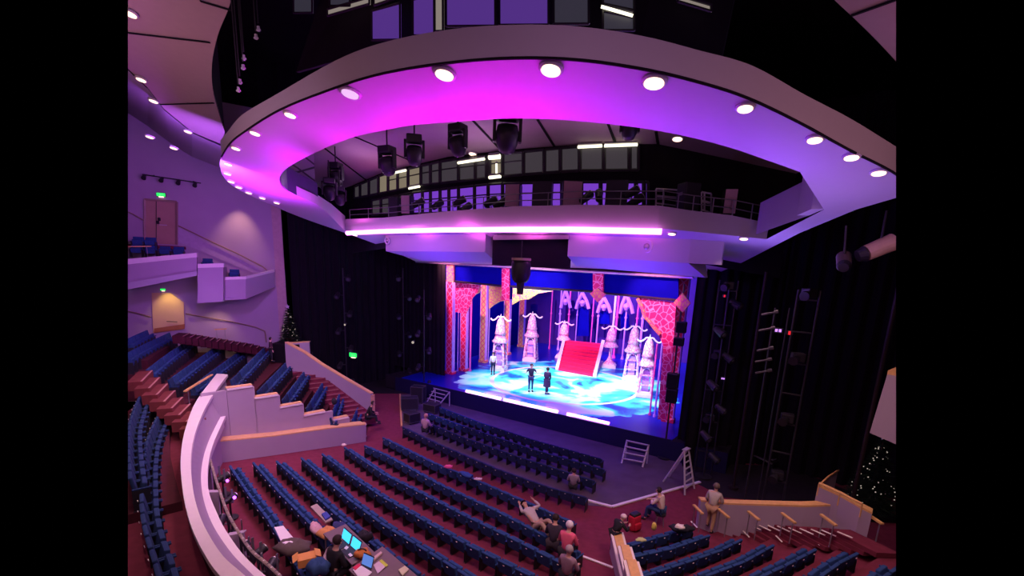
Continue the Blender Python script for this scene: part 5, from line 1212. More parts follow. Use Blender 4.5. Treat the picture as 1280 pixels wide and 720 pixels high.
# ================================================================== PEOPLE
M_skin = mat('skin', (.62, .36, .27), .55, noise=.05); M_hair = mat('dark_hair', (.03, .02, .018), .7); M_shoe = mat('dark_shoe', (.02, .02, .022), .5)
def cloth(n, c): return mat(n, c, .85, noise=.12, scale=14)
def skin_mesh(name, verts, edges, rad, m, parent, root=0, sub=1):
    me = bpy.data.meshes.new('tmp'); me.from_pydata(verts, edges, []); o = bpy.data.objects.new('tmp', me); C.objects.link(o)
    md = o.modifiers.new('s', 'SKIN'); md.use_smooth_shade = True
    sl = me.skin_vertices[0].data
    for i, r in enumerate(rad): sl[i].radius = (r, r) if not isinstance(r, tuple) else r
    for i in range(len(verts)): sl[i].use_root = (i == root)
    s = o.modifiers.new('u', 'SUBSURF'); s.levels = sub; s.render_levels = sub
    dg = bpy.context.evaluated_depsgraph_get(); nm_ = bpy.data.meshes.new_from_object(o.evaluated_get(dg)); bpy.data.objects.remove(o); nm_.name = name
    nm_.materials.clear(); nm_.materials.append(m)
    for p in nm_.polygons: p.use_smooth = True
    r = bpy.data.objects.new(name, nm_); C.objects.link(r); r.parent = parent; return r
BASE = dict(pelvis=(0, 0, .95), waist=(0, 0, 1.10), chest=(0, 0, 1.32), neckb=(0, -.01, 1.45), neck=(0, .01, 1.53), head=(0, .03, 1.63), crown=(0, .02, 1.71))
for s, n in ((-1, 'l'), (1, 'r')):
    BASE.update({'sh' + n: (s * .18, 0, 1.41), 'el' + n: (s * .24, -.02, 1.12), 'wr' + n: (s * .26, .06, .87), 'hip' + n: (s * .09, 0, .90), 'kn' + n: (s * .10, .02, .50), 'an' + n: (s * .10, -.02, .09), 'toe' + n: (s * .12, .15, .035)})
RAD = dict(pelvis=.135, waist=.12, chest=.15, neckb=.07, neck=.055, head=.095, crown=.07, sh=.058, el=.043, wr=.028, hip=.088, kn=.058, an=.040, toe=.034)
def person(p, rz, label, pose={}, shirt=('grey_shirt', (.4, .4, .4)), trousers=('dark_trousers', (.03, .03, .04)), hair=M_hair, cap=None, scale=1, sleeve='long', shorts=False):
    t = thing('person', label, 'person', p, rz); t.scale = (scale,) * 3
    J = {k: Vector(v) for k, v in BASE.items()}; J.update({k: Vector(v) for k, v in pose.items()})
    verts, rad, idx, edges = [], [], {}, []
    def addv(k, co, r): idx[k] = len(verts); verts.append(tuple(co)); rad.append(r)
    for k in ('pelvis', 'waist', 'chest', 'neckb', 'neck', 'head', 'crown'): addv(k, J[k], RAD[k])
    for a_, b_ in (('pelvis', 'waist'), ('waist', 'chest'), ('chest', 'neckb'), ('neckb', 'neck'), ('neck', 'head'), ('head', 'crown')): edges.append((idx[a_], idx[b_]))
    for n in 'lr':
        for k in ('sh', 'el', 'wr', 'hip', 'kn', 'an', 'toe'): addv(k + n, J[k + n], RAD[k])
        for a_, b_ in (('chest', 'sh' + n), ('sh' + n, 'el' + n), ('el' + n, 'wr' + n), ('pelvis', 'hip' + n), ('hip' + n, 'kn' + n), ('kn' + n, 'an' + n), ('an' + n, 'toe' + n)): edges.append((idx[a_], idx[b_]))
        d = (J['wr' + n] - J['el' + n]).normalized(); side = d.cross(Vector((0, 1, 0))); side = side.normalized() if side.length > .1 else Vector((1, 0, 0)); fw = side.cross(d).normalized()
        palm = J['wr' + n] + d * .075; addv('palm' + n, palm, .032); edges.append((idx['wr' + n], idx['palm' + n]))
        for f in range(4):
            L = (.065, .08, .075, .058)[f]; o0 = palm + fw * (.027 - .018 * f) + d * .02; a1 = o0 + d * L * .55; a2 = a1 + d * L * .4 + side * L * .25
            addv('f%s%d' % (n, f), a1, .009); addv('g%s%d' % (n, f), a2, .008); edges += [(idx['palm' + n], idx['f%s%d' % (n, f)]), (idx['f%s%d' % (n, f)], idx['g%s%d' % (n, f)])]
        a1 = palm - d * .02 + fw * .05; addv('th' + n, a1, .011); addv('ti' + n, a1 + d * .035 + fw * .01, .009); edges += [(idx['palm' + n], idx['th' + n]), (idx['th' + n], idx['ti' + n])]
    skin_mesh('body', verts, edges, rad, M_skin, t)
    hd = J['head']; upd = (J['crown'] - J['neck']).normalized(); fwd = Vector((0, 1, 0)); fwd = (fwd - upd * fwd.dot(upd)).normalized() if abs(fwd.dot(upd)) < .95 else Vector((0, 0, 1)); sd_ = fwd.cross(upd)
    bm = bmesh.new(); cyl(bm, hd + fwd * .085 + upd * .02, hd + fwd * .12 - upd * .015, .008, .016, n=6)
    for s in (-1, 1): sph(bm, hd + sd_ * s * .098, .022, (.5, .8, 1.2), 6)
    newobj('nose_and_ears', bm, M_skin, t)
    bm = bmesh.new()
    for s in (-1, 1): sph(bm, hd + fwd * .088 + sd_ * s * .034 + upd * .018, .010, n=6)
    newobj('eyes', bm, M_hair, t)
    bm = bmesh.new(); box(bm, hd + fwd * .094 - upd * .045, (.045, .008, .010)); newobj('mouth', bm, cloth('lip_red', (.4, .1, .1)), t)
    if hair is not None:
        bm = bmesh.new(); sph(bm, hd + upd * .035 - fwd * .022, .108, (1, 1, 1.02), 14); bmesh.ops.delete(bm, geom=[v for v in bm.verts if (v.co - hd).dot(fwd) > .035 and (v.co - hd).dot(upd) < .075], context='VERTS'); newobj('hair', bm, hair, t, True)
    if cap: 
        bm = bmesh.new(); sph(bm, hd + upd * .05, .112, (1, 1, .8), 14); newobj('cap', bm, cap, t, True)
    ks = ['pelvis', 'waist', 'chest', 'neckb']; V, Rr, E_, ix = [], [], [], {}
    def av(k, co, r): ix[k] = len(V); V.append(tuple(co)); Rr.append(r)
    for k in ks: av(k, J[k], RAD[k] * 1.14 + .006)
    E_ += [(0, 1), (1, 2), (2, 3)]
    for n in 'lr':
        av('sh' + n, J['sh' + n], .075); E_.append((ix['chest'], ix['sh' + n]))
        av('el' + n, J['el' + n] if sleeve == 'long' else J['sh' + n].lerp(J['el' + n], .75), .058); E_.append((ix['sh' + n], ix['el' + n]))
        if sleeve == 'long': av('wr' + n, J['el' + n].lerp(J['wr' + n], .93), .042); E_.append((ix['el' + n], ix['wr' + n]))
    skin_mesh('shirt', V, E_, Rr, cloth(*shirt), t)
    V, Rr, E_, ix = [], [], [], {}
    av('pelvis', J['pelvis'], .155)
    for n in 'lr':
        av('hip' + n, J['hip' + n], .105); av('kn' + n, J['kn' + n], .074); E_ += [(0, ix['hip' + n]), (ix['hip' + n], ix['kn' + n])]
        if not shorts: av('an' + n, J['kn' + n].lerp(J['an' + n], .93), .056); E_.append((ix['kn' + n], ix['an' + n]))
    skin_mesh('trousers', V, E_, Rr, cloth(*trousers), t)
    for n in 'lr':
        a_, b_ = J['an' + n], J['toe' + n]; d = (b_ - a_); bm = bmesh.new(); sph(bm, (0, 0, 0), .055, (1, 2.5, .85), 8); q = Vector((0, 1, 0)).rotation_difference(d.normalized()).to_matrix().to_4x4(); bmesh.ops.transform(bm, matrix=Matrix.Translation((a_ + b_) / 2 + Vector((0, .01, -.01))) @ q, verts=bm.verts[:]); newobj('shoe', bm, M_shoe, t, True)
    return t
def sit(h=.45, lean=0, kn=.44, arms=None):
    d = dict(pelvis=(0, 0, h + .08), waist=(0, .01 + lean * .2, h + .24), chest=(0, lean * .6, h + .46), neckb=(0, lean * .85, h + .59), neck=(0, lean * .95 + .02, h + .66), head=(0, lean * 1.05 + .05, h + .76), crown=(0, lean * 1.05 + .05, h + .84))
    for s, n in ((-1, 'l'), (1, 'r')):
        d.update({'sh' + n: (s * .18, lean * .75, h + .54), 'el' + n: (s * .25, lean * .6 + .06, h + .27), 'wr' + n: (s * .16, lean * .5 + .30, h + .22), 'hip' + n: (s * .09, .02, h + .06), 'kn' + n: (s * .13, kn, h + .07), 'an' + n: (s * .13, kn + .03, .09), 'toe' + n: (s * .14, kn + .20, .04)})
    if arms: d.update(arms)
    return d
CAMROT = lambda p: math.atan2(CAM.y - p.y, CAM.x - p.x) - math.pi / 2
# on stage
p = stz(663, 489.5); person(p, CAMROT(p) + .2, 'person in dark clothes standing on stage with both forearms held out', dict(ell=(-.34, .05, 1.20), elr=(.34, .05, 1.20), wrl=(-.52, .16, 1.24), wrr=(.52, .16, 1.24)), ('black_top', (.02, .02, .05)), ('navy_trousers', (.02, .03, .12)), sleeve='short', scale=1.05)
p = stz(683, 493); person(p, CAMROT(p) + 2.8, 'person in a long dark coat standing beside the one with outstretched arms', dict(ell=(-.2, .05, 1.12), elr=(.2, .05, 1.12), wrl=(-.14, .2, 1.0), wrr=(.14, .2, 1.0), knl=(-.05, .02, .5), knr=(.05, .02, .5), anl=(-.05, 0, .09), anr=(.05, 0, .09)), ('dark_plum_coat', (.04, .02, .07)), ('dark_plum_trousers', (.03, .02, .06)))
bm = bmesh.new(); lathe(bm, [(.25, .52), (.22, .8), (.19, 1.05)], 14); o = newobj('coat_skirt', bm, cloth('dark_plum_coat', (.04, .02, .07)), bpy.data.objects[[x.name for x in C.objects if x.name.startswith('person')][-1]])
p = stz(616, 468); person(p, CAMROT(p), 'person in a white top and dark leggings by the leftmost white tower', {}, ('white_top', (.8, .75, .78)), ('black_leggings', (.02, .02, .06)), scale=.95)
# pit, left
p = P(532, 548, 0); person(p, SROT + .2, 'person in a pale pink top seated at the left end of the pit rows', sit(.44), ('pale_pink_top', (.55, .38, .42)), hair=M_skin)
# sitting man right
p = P(818, 660, .05); 
p = P(822, 652, .0) + Vector((0, -.2, 0)); person(p, SROT + 1.35, 'person in a cream shirt and blue jeans sitting with arms folded, right of centre', sit(.50, .12, .46, dict(ell=(-.27, .22, .82), elr=(.27, .22, .82), wrl=(.02, .40, .80), wrr=(-.02, .42, .84))), ('cream_shirt', (.80, .66, .58)), ('blue_jeans', (.03, .06, .16)))
t = thing('stool', 'low black stool under the sitting person in the cream shirt', 'stool', Vector((p.x, p.y, 0)), 0)
bm = bmesh.new(); cyl(bm, (0, 0, .40), (0, 0, .47), .19, n=18); newobj('seat', bm, M_blk, t)
for k in range(4):
    a_ = k * math.pi / 2 + .5; bm = bmesh.new(); cyl(bm, (math.cos(a_) * .13, math.sin(a_) * .13, .40), (math.cos(a_) * .19, math.sin(a_) * .19, 0), .014, n=6); newobj('leg', bm, M_steel, t)
# standing man by the parapet
p = P(886, 664, .15); 
person(p, -.7, 'person in a pale shirt and khaki trousers climbing the steps beside the parapet', dict(waist=(0, .05, 1.10), chest=(0, .10, 1.31), neckb=(0, .13, 1.44), neck=(0, .15, 1.51), head=(0, .18, 1.61), crown=(0, .18, 1.69), shl=(-.18, .11, 1.40), shr=(.18, .11, 1.40), ell=(-.25, .12, 1.12), elr=(.25, .18, 1.12), wrl=(-.24, .30, .95), wrr=(.24, .40, 1.0), knl=(-.10, .16, .56), anl=(-.10, .05, .18), toel=(-.11, .22, .14), knr=(.10, -.02, .50), anr=(.10, -.16, .09), toer=(.11, .0, .035)), ('pale_shirt', (.52, .47, .42)), ('khaki_trousers', (.45, .28, .15)), hair=mat('grey_brown_hair', (.16, .12, .10), .8))
# near the centre stepped parapet
p = PS(766, 694, 0); person(p, SROT - .5, 'person in dark clothes and a pink scarf leaning on the end of the stepped parapet', dict(waist=(0, .06, 1.08), chest=(.02, .16, 1.22), neckb=(.02, .22, 1.32), neck=(.02, .26, 1.38), head=(.02, .31, 1.46), crown=(.02, .32, 1.54), shl=(-.17, .16, 1.30), shr=(.20, .16, 1.30), ell=(-.25, .30, 1.05), elr=(.27, .32, 1.05), wrl=(-.12, .50, 1.12), wrr=(.14, .52, 1.12)), ('black_jacket', (.02, .02, .025)), ('black_jeans', (.015, .015, .02)), hair=None, cap=cloth('white_pink_cap', (.85, .70, .72)), scale=.85)
# lying along the seats
p = PS(664, 672, .0) 
person(p + Z * .0, SROT - 1.9, 'person in a grey patterned jumper lying back across the seats with arms raised', dict(pelvis=(0, .25, .62), waist=(0, .08, .70), chest=(0, -.15, .82), neckb=(0, -.28, .90), neck=(0, -.33, .94), head=(0, -.42, 1.00), crown=(0, -.48, 1.03), shl=(-.19, -.2, .88), shr=(.19, -.2, .88), ell=(-.36, -.05, 1.0), elr=(.36, -.1, 1.0), wrl=(-.30, -.3, 1.10), wrr=(.28, -.32, 1.10), hipl=(-.10, .30, .60), hipr=(.10, .30, .60), knl=(-.12, .65, .92), knr=(.14, .62, .88), anl=(-.10, .95, .62), anr=(.14, .98, .60), toel=(-.10, 1.12, .68), toer=(.14, 1.14, .66)), ('grey_jumper', (.50, .44, .44)), ('tan_trousers', (.42, .28, .20)), sleeve='long')
p = PS(690, 700, 0); person(p, SROT + .3, 'person with bare shins sitting between the rows beside the pink-coated person', sit(.5, .15, .55), ('dark_top', (.04, .03, .05)), ('dark_shorts', (.05, .04, .05)), hair=M_hair, shorts=True)
p = PS(706, 712, 0); person(p, SROT + .1, 'person in a pink padded coat with a white hood seated at the row end', sit(.50, .1), ('pink_coat', (.75, .12, .22)), ('dark_trousers', (.03, .03, .04)), hair=cloth('white_hood', (.8, .75, .78)), scale=1.05)
p = PS(707, 742, 0); person(p, SROT, 'person with grey hair at the bottom edge, below the pink coat', sit(.50, 0), ('mauve_top', (.30, .20, .26)), hair=cloth('grey_hair', (.4, .33, .35)))
# pit row right end
p = P(712, 622, 0); person(p + SN * .25, SROT + .4, 'person in a pale patterned shirt sitting low near the right end of the pit', sit(.42, -.1), ('pale_patterned_shirt', (.36, .28, .36)), hair=M_hair, scale=.9)
# side stair
p = P(457, 530, .4); person(p + Vector((.1, 0, 0)), -1.2, 'person in black crouched at the foot of the side stair rail', sit(.35, .25), ('black_jacket', (.02, .02, .025)), hair=M_hair)
p = P(340, 452, 3.0); person(p, -1.0, 'person in dark clothes at the head of the side stair', {}, ('dark_maroon_top', (.06, .02, .04)), scale=.8)
# desk operators
p = PS(418, 745, .0); person(p, SROT, 'person in black seated at the production desk, back turned', sit(.50, .1), ('black_jacket', (.02, .02, .025)), scale=1.1)

# ================================================================== PRODUCTION DESK AND BELONGINGS
def item(name, label, cat, p, rz=0, group=None): return thing(name, label, cat, p, rz, group)
def quadboard(name, px, h, m, label, cat, th=.03, legs=None):
    """a board whose four corners are pixels on a plane h above the stalls floor at its centre"""
    uc, vc = sum(x[0] for x in px) / 4, sum(x[1] for x in px) / 4; c_ = PS(uc, vc, h); z = c_.z
    t = item(name, label, cat, c_); bm = bmesh.new(); q = [P(u, v, z) - c_ for u, v in px]; slab(bm, q, (0, 0, -th)); newobj('top', bm, m, t)
    if legs:
        for x in q: bm = bmesh.new(); x = x * .92; cyl(bm, x - Z * th, x - Z * (h - .02), .02, n=6); newobj('leg', bm, M_steel, t)
    return t, z
M_desk = mat('grey_desk', (.20, .15, .16), .5); M_paper = mat('white_paper', (.88, .82, .84), .7, noise=.03)
t1, zd = quadboard('production_desk', [(404, 667), (432, 655), (468, 690), (440, 706)], 1.05, M_desk, 'grey board desk laid over the seats carrying the cyan screens', 'desk', legs=True)
t2, zd2 = quadboard('production_desk', [(436, 712), (478, 683), (528, 725), (470, 745)], 1.05, M_desk, 'second board desk at the bottom edge with papers and binders', 'desk', legs=True)
def monitor(u0, v0, u1, v1, z, label, screen=M_screen, hpx=8):
    a_, b_ = P(u0, v0, z), P(u1, v1, z); d = b_ - a_; d.z = 0; t = item('laptop', label, 'laptop', a_, math.atan2(d.y, d.x), 'laptops on the desk'); w = d.length
    bm = bmesh.new(); box(bm, (w / 2, -.14, .01), (w, .26, .02), None, .005); newobj('keyboard_base', bm, M_blk, t)
    Rx = Matrix.Rotation(-.35, 3, 'X')
    bm = bmesh.new(); box(bm, (w / 2, .04, .15), (w, .015, .27), Rx, .004); lid = newobj('lid', bm, M_blk, t)
    bm = bmesh.new(); box(bm, (w / 2, .028, .15), (w * .92, .008, .23), Rx); newobj('screen', bm, screen, lid)
monitor(427, 673, 437, 682, zd + .0, 'laptop with a glowing cyan screen, left one on the desk'); monitor(438.5, 683, 449, 692, zd, 'laptop with a glowing cyan screen, right one on the desk')
monitor(452, 706, 465, 712, zd2, 'open laptop with a pale blue screen between papers', glow('pale_blue_screen', (.12, .25, .75), .9))
def sheet(px, z, m, label, name='paper_sheet', th=.01, cat='paper', grp=None):
    c_ = P(sum(x[0] for x in px) / len(px), sum(x[1] for x in px) / len(px), z); bm = bmesh.new(); slab(bm, [P(u, v, z) - c_ for u, v in px], (0, 0, -th)); o = newobj(name, bm, m); o.location = c_; return tag(o, label, cat, grp)
sheet([(441, 712), (452, 707), (465, 715), (458, 722), (447, 720)], zd2 + .03, M_paper, 'sheet of white paper left of the pale blue laptop')
sheet([(467, 706), (474, 701), (482, 708), (472, 717)], zd2 + .03, mat('pale_pink_paper', (.75, .62, .72), .7), 'open pale pink page right of the pale blue laptop')
sheet([(474, 701), (477, 699), (485, 706), (482, 708)], zd2 + .04, mat('yellow_green_page', (.62, .70, .08), .6), 'yellow-green folder edge on the desk', 'folder', .02, 'folder')
sheet([(441, 709), (449, 704), (451, 706), (444, 712)], zd2 + .05, mat('red_folder', (.75, .03, .10), .5), 'red folder at the left of the lower desk', 'folder', .02, 'folder')
sheet([(459, 702), (476, 689), (478, 691), (462, 704)], zd2 + .06, mat('pale_roll', (.65, .48, .45), .6), 'pale rolled plan lying across the desk', 'rolled_plan', .05, 'rolled paper')
sheet([(498, 712), (506, 707), (511, 711), (503, 719)], zd2 + .05, mat('pale_yellow_page', (.70, .68, .45), .6), 'pale yellow notebook at the bottom edge of the desk', 'notebook', .03, 'notebook')
sheet([(430, 685), (433, 682), (436, 684), (433, 687)], zd + .03, M_paper, 'small white card below the left cyan laptop', 'card', .005, 'paper')
sheet([(435, 693), (438, 691), (441, 694), (438, 696)], zd + .03, M_paper, 'small white card below the right cyan laptop', 'card', .005, 'paper')
def bag(u, v, s, m, label, h=.75, name='bag', stretch=(1, .7, .8), rz=0, cat='bag'):
    p = PS(u, v, h); t = item(name, label, cat, p, rz); bm = bmesh.new(); sph(bm, (0, 0, s * stretch[2] * .8), s, stretch, 14)
    rnd = random.Random(int(u * 7 + v)); 
    ph = rnd.uniform(0, 6)
    for x in bm.verts:
        a_ = math.atan2(x.co.y, x.co.x); x.co += Vector((rnd.uniform(-1, 1), rnd.uniform(-1, 1), rnd.uniform(-1, 1))) * s * .07; w_ = 1 + .16 * math.sin(5 * a_ + ph) + .08 * math.sin(9 * a_ + ph * 2); x.co.x *= w_; x.co.y *= w_; x.co.z *= 1 + .18 * math.sin(3 * a_ + 7 * x.co.x / s + ph)
    newobj('bag_body' if cat == 'bag' else 'cloth_body', bm, m, t, True)
    bm = bmesh.new(); 
    for k in range(8):
        a0, a1 = math.pi * k / 8, math.pi * (k + 1) / 8; cyl(bm, (math.cos(a0) * s * .5, 0, s * stretch[2] * 1.5 + math.sin(a0) * s * .35), (math.cos(a1) * s * .5, 0, s * stretch[2] * 1.5 + math.sin(a1) * s * .35), .015, n=5)
    if cat == 'bag': newobj('strap', bm, M_blk, t)
    else: bm.free()
    return t
sheet([(343, 659), (354, 657), (369, 675), (361, 681), (352, 678)], PS(356, 670, 1.0).z, M_paper, 'large white board lying across the seats left of the desk', 'white_board', .04, 'board')
t, z_ = quadboard('tray_table', [(388, 633), (396, 629.5), (416, 649), (407, 653)], 1.0, mat('grey_beige_tray', (.40, .33, .28), .6), 'beige tray board across the seats with a blue cloth on it', 'tray', th=.04)
sheet([(402, 642), (408, 639), (413, 645), (407, 649)], z_ + .05, cloth('blue_cloth', (.05, .08, .35)), 'folded blue cloth on the beige tray board', 'folded_cloth', .05, 'cloth')
t = item('cardboard_box', 'open orange-brown cardboard box on the seats below the white board', 'box', PS(384, 704, .85), .5)
M_cb = mat('orange_card', (.78, .38, .10), .7)
bm = bmesh.new(); box(bm, (0, 0, .10), (.40, .30, .20), None, .005); newobj('carton', bm, M_cb, t)
for s in (-1, 1):
    bm = bmesh.new(); box(bm, (s * .24, 0, .22), (.14, .30, .008), Matrix.Rotation(s * .5, 3, 'Y')); newobj('flap', bm, M_cb, t)
bag(368, 689, .34, cloth('olive_grey_coat', (.12, .09, .08)), 'dark olive coat heaped on the seats below the white board', name='coat', cat='coat', stretch=(1.3, .8, .45))
bag(396, 664, .22, cloth('pink_beige_coat', (.60, .38, .40)), 'pink-beige garment on the seat left of the orange wrapper', name='garment', cat='garment', stretch=(1.3, .7, .5), rz=-.8)
bag(411, 671, .26, cloth('amber_scarf', (.65, .30, .10)), 'amber and brown scarf bundled at the corner of the desk', name='scarf', cat='scarf', stretch=(1.1, .8, .5))
bag(411, 703, .26, cloth('taupe_coat', (.45, .34, .36)), 'pale taupe coat draped over a seat left of the seated person', name='coat', cat='coat', stretch=(.5, 1.4, .6), rz=.2)
bag(453, 696, .20, cloth('orange_brown_bag', (.60, .22, .06)), 'orange-brown bag on the desk above the pale blue laptop', h=1.05, stretch=(1, .7, .5))
bag(399, 716, .26, cloth('dark_blue_jacket', (.03, .08, .20)), 'dark blue jacket over the seat beside the cardboard box', name='jacket', cat='jacket', stretch=(1, .8, .7))
bag(456, 676, .2, cloth('black_rucksack', (.03, .025, .04)), 'black rucksack on the seats right of the cyan laptops')
bag(427, 663, .22, cloth('navy_jacket', (.04, .05, .16)), 'navy jacket hung over the seats above the cyan laptops', name='jacket', cat='jacket', stretch=(1.6, .7, .5), rz=-.7)
p = PS(792, 662, .0); t = item('bag', 'tall red backpack standing on the floor right of the stepped parapet', 'bag', p, .6); M_rb = cloth('red_bag', (.50, .015, .045))
bm = bmesh.new(); box(bm, (0, 0, .30), (.42, .28, .58), None, .09); newobj('bag_body', bm, M_rb, t, True)
bm = bmesh.new(); box(bm, (0, -.16, .20), (.30, .10, .26), None, .04); newobj('front_pocket', bm, M_rb, t, True)
bm = bmesh.new(); box(bm, (0, 0, .60), (.36, .24, .10), None, .04); newobj('top_flap', bm, M_blk, t, True)
for s_ in (-1, 1):
    bm = bmesh.new()
    for k in range(6):
        a0, a1 = math.pi * k / 6, math.pi * (k + 1) / 6; cyl(bm, (s_ * .11, .14 + math.sin(a0) * .08, .32 + math.cos(a0) * .20), (s_ * .11, .14 + math.sin(a1) * .08, .32 + math.cos(a1) * .20), .02, n=6)
    newobj('shoulder_strap', bm, M_blk, t)
bag(851, 664, .24, cloth('black_coat', (.02, .02, .03)), 'black coat on the seats right of the sitting person', name='coat', cat='coat', stretch=(1.6, .7, .5))
bag(850, 660, .12, cloth('white_hat', (.85, .75, .68)), 'white hat resting on the black coat', h=1.05, name='hat', cat='hat', stretch=(1.3, 1, .5))
bag(817, 662, .11, cloth('yellow_pouch', (.75, .60, .12)), 'small yellow pouch below the sitting person', h=.62, name='pouch', cat='pouch', stretch=(.7, .6, 1.2))
bag(801, 676, .12, cloth('pale_green_cloth', (.55, .60, .25)), 'small pale green item on the front seats of the right block', h=.8, name='cloth_bundle', cat='cloth', stretch=(1.4, .7, .4))
bag(561, 585, .12, cloth('pink_pouch', (.85, .12, .30)), 'small bright pink bag on the front stalls row', h=.80, name='pouch', cat='pouch', stretch=(1.4, .8, .6))
bag(583, 596, .2, cloth('blue_jacket', (.03, .08, .30)), 'blue jacket over the front stalls row right of the pink bag', name='jacket', cat='jacket', h=.75, stretch=(1.6, .7, .5), rz=-.6)
bag(598, 600, .10, cloth('pale_scarf', (.7, .55, .6)), 'pale crumpled cloth on the front stalls row', name='cloth_bundle', cat='cloth', h=.85, stretch=(1.5, .8, .5))
bag(430, 557, .09, cloth('cream_hat', (.8, .65, .55)), 'cream hat on the end seat of the third stalls row', name='hat', cat='hat', h=.88, stretch=(1.2, 1, .5))
bag(418, 505, .0001 + .16, cloth('black_bundle', (.02, .02, .03)), 'black coat at the row end on the side terrace', name='coat', cat='coat', h=1.9, stretch=(.8, .8, 1))
# control position at the rear: cable-hung rail with lanterns
rp = [(262, 572), (267, 590), (274, 612), (284, 640), (300, 668), (315, 689), (335, 706), (352, 722)]
pts = [PS(u, v, 1.35) for u, v in rp]; t = thing('lighting_rail', 'long curved steel rail of clamps and cables below the circle parapet', 'lighting rail', pts[0]); o0 = pts[0]
sp_ = smooth_pts(pts, 4)
bm = bmesh.new()
for p, q in zip(sp_, sp_[1:]): cyl(bm, p - o0, q - o0, .035, n=8)
newobj('pipe', bm, mat('brass_grey', (.42, .36, .26), .4, metal=.4), t)
for i, p in enumerate(sp_):
    bm = bmesh.new(); box(bm, p - o0 + Vector((0, 0, .0)), (.05, .05, .07), Matrix.Rotation(i, 3, 'Z'), .02); newobj('clamp', bm, M_cap if i % 2 else M_blk, t)
bm = bmesh.new()
for i, p in enumerate(sp_[:-1]):
    q = sp_[i + 1]; m_ = (p + q) / 2 - Z * .25; cyl(bm, p - o0, m_ - o0, .02, n=5); cyl(bm, m_ - o0, q - o0, .02, n=5)
newobj('cable', bm, M_blk, t)
for i, p in enumerate(sp_[::4]):
    bm = bmesh.new(); cyl(bm, p - o0, Vector((p.x, p.y, stalls(p.x, p.y))) - o0, .03, n=6); newobj('post', bm, M_blk, t)
for i, (u, v, s, rz) in enumerate([(278, 599, .24, -.6), (287, 626, .20, -.4), (268, 632, .22, .5), (276, 655, .22, .3), (303, 690, .24, .1), (322, 694, .22, -.5), (338, 712, .24, 0), (296, 670, .18, .8)]):
    p = PS(u, v, .6); t = thing('stage_lantern', 'black stage lantern on the rear control rail, %s from the slip wall' % ORD[i], 'stage light', p, rz, 'lanterns on the rear rail')
    bm = bmesh.new(); cyl(bm, (0, -.2, 0), (0, .2, .1), s * .42, s * .5, n=14); newobj('lamp_body', bm, M_blk, t)
    bm = bmesh.new(); cyl(bm, (0, .2, .1), (0, .22, .105), s * .48, n=14); newobj('lens_rim', bm, M_steel, t)
    bm = bmesh.new()
    for k in (-1, 1): box(bm, (k * s * .75, 0, .2), (.02, .06, .45))
    box(bm, (0, 0, -.02), (s * 1.52, .06, .02))
    newobj('yoke', bm, M_steel, t); bm = bmesh.new(); cyl(bm, (0, 0, -.05), (0, 0, -.58), .03, n=6); cyl(bm, (0, 0, -.58), (0, 0, -.55), .2, n=12); newobj('stand', bm, M_blk, t)
for i, (u, v) in enumerate([(284, 601), (293, 622)]):
    bm = bmesh.new(); sph(bm, (0, 0, 0), .05, n=8); cyl(bm, (0, 0, 0), (-.1, 0, -.05), .045, n=8, mi=1); o = newobj('indicator_lamp', bm, [glow('violet_spark', (.5, .08, 1), 6), M_blk]); o.location = PS(u, v, .8); tag(o, 'small violet lamp glowing by the rear rail, ' + ['upper', 'lower'][i] + ' one', 'lamp')
# shallow partitions of the control position
bm = bmesh.new()
for (u0, v0, u1, v1) in [(241, 574, 262, 578), (252, 617, 272, 617), (282, 672, 304, 668)]:
    p, q = PS(u0, v0, 1.3), PS(u1, v1, 1.3); slab(bm, [p, q, Vector((q.x, q.y, 0)), Vector((p.x, p.y, 0))], (.0, .06, 0)); slab(bm, [p, q, q + Vector((0, .14, 0)), p + Vector((0, .14, 0))], Z * .04)
struct('wall_control_partitions', bm, M_wall)
# ================================================================== LIGHT
wd_ = bpy.data.worlds.new('w'); sc.world = wd_; wd_.use_nodes = True; wd_.node_tree.nodes['Background'].inputs[0].default_value = (0, 0, 0, 1); wd_.node_tree.nodes['Background'].inputs[1].default_value = 0
NRM = Vector((SN.x * K, SN.y * K, 1)).normalized()
G = 1.0
MAG, VIO, BLU = (.85, 0, 1), (.42, .10, 1), (.25, .08, 1)
# cove battens just inside the lip of the opening, shining up on the soffit
cov = [((380, 200), (.75, 0, 1), 170), ((430, 177), MAG, 140), ((480, 165), MAG, 130), ((530, 156), MAG, 150), ((580, 152), MAG, 150), ((640, 149), MAG, 120), ((700, 151), (.65, 0, 1), 95), ((760, 157), (.45, .01, 1), 80), ((830, 167), (.32, .03, 1), 70), ((900, 184), (.28, .04, 1), 60), ((970, 205), (.28, .05, 1), 55), ((355, 228), (.70, 0, 1), 170), ((372, 240), (.6, 0, 1), 90)]
for i, ((u, v), c, e) in enumerate(cov):
    p = cloud(u, v); ctr = cloud(670, 225); inn = (ctr - p); inn.z = 0; inn.normalize(); q = p + inn * .45 - Z * 1.15
    area('cove_lamp', q, p - inn * 1.4, e * G * .34, c, .9, .15, 160)
# violet wash on the lower soffit wings
area('wash', cloud(320, 232) - Z * 1.6 + Vector((.5, 0, 0)), cloud(320, 225), 160, (.5, .01, 1), .6)
area('wash', cloud(950, 296) - Z * 2, cloud(1010, 262), 80, (.35, .18, 1), .8)
area('wash', cloud(1040, 230) - Z * 2.4, cloud(1040, 220), 45, (.5, .25, 1), .8)
area('wash', cloud(450, 300) - Z * 2.0, cloud(450, 290), 40, (.35, .15, 1), .8)
# bridge batten
for u0, e in ((450, 30), (520, 45), (590, 60), (660, 60), (730, 45), (800, 30)):
    p = cloud(u0, 287); area('batten', p - SN * .45 - Z * .5, p + SN * .2 + Z * .3, e * .5, (1, .1, .8), .8, .1, 100)
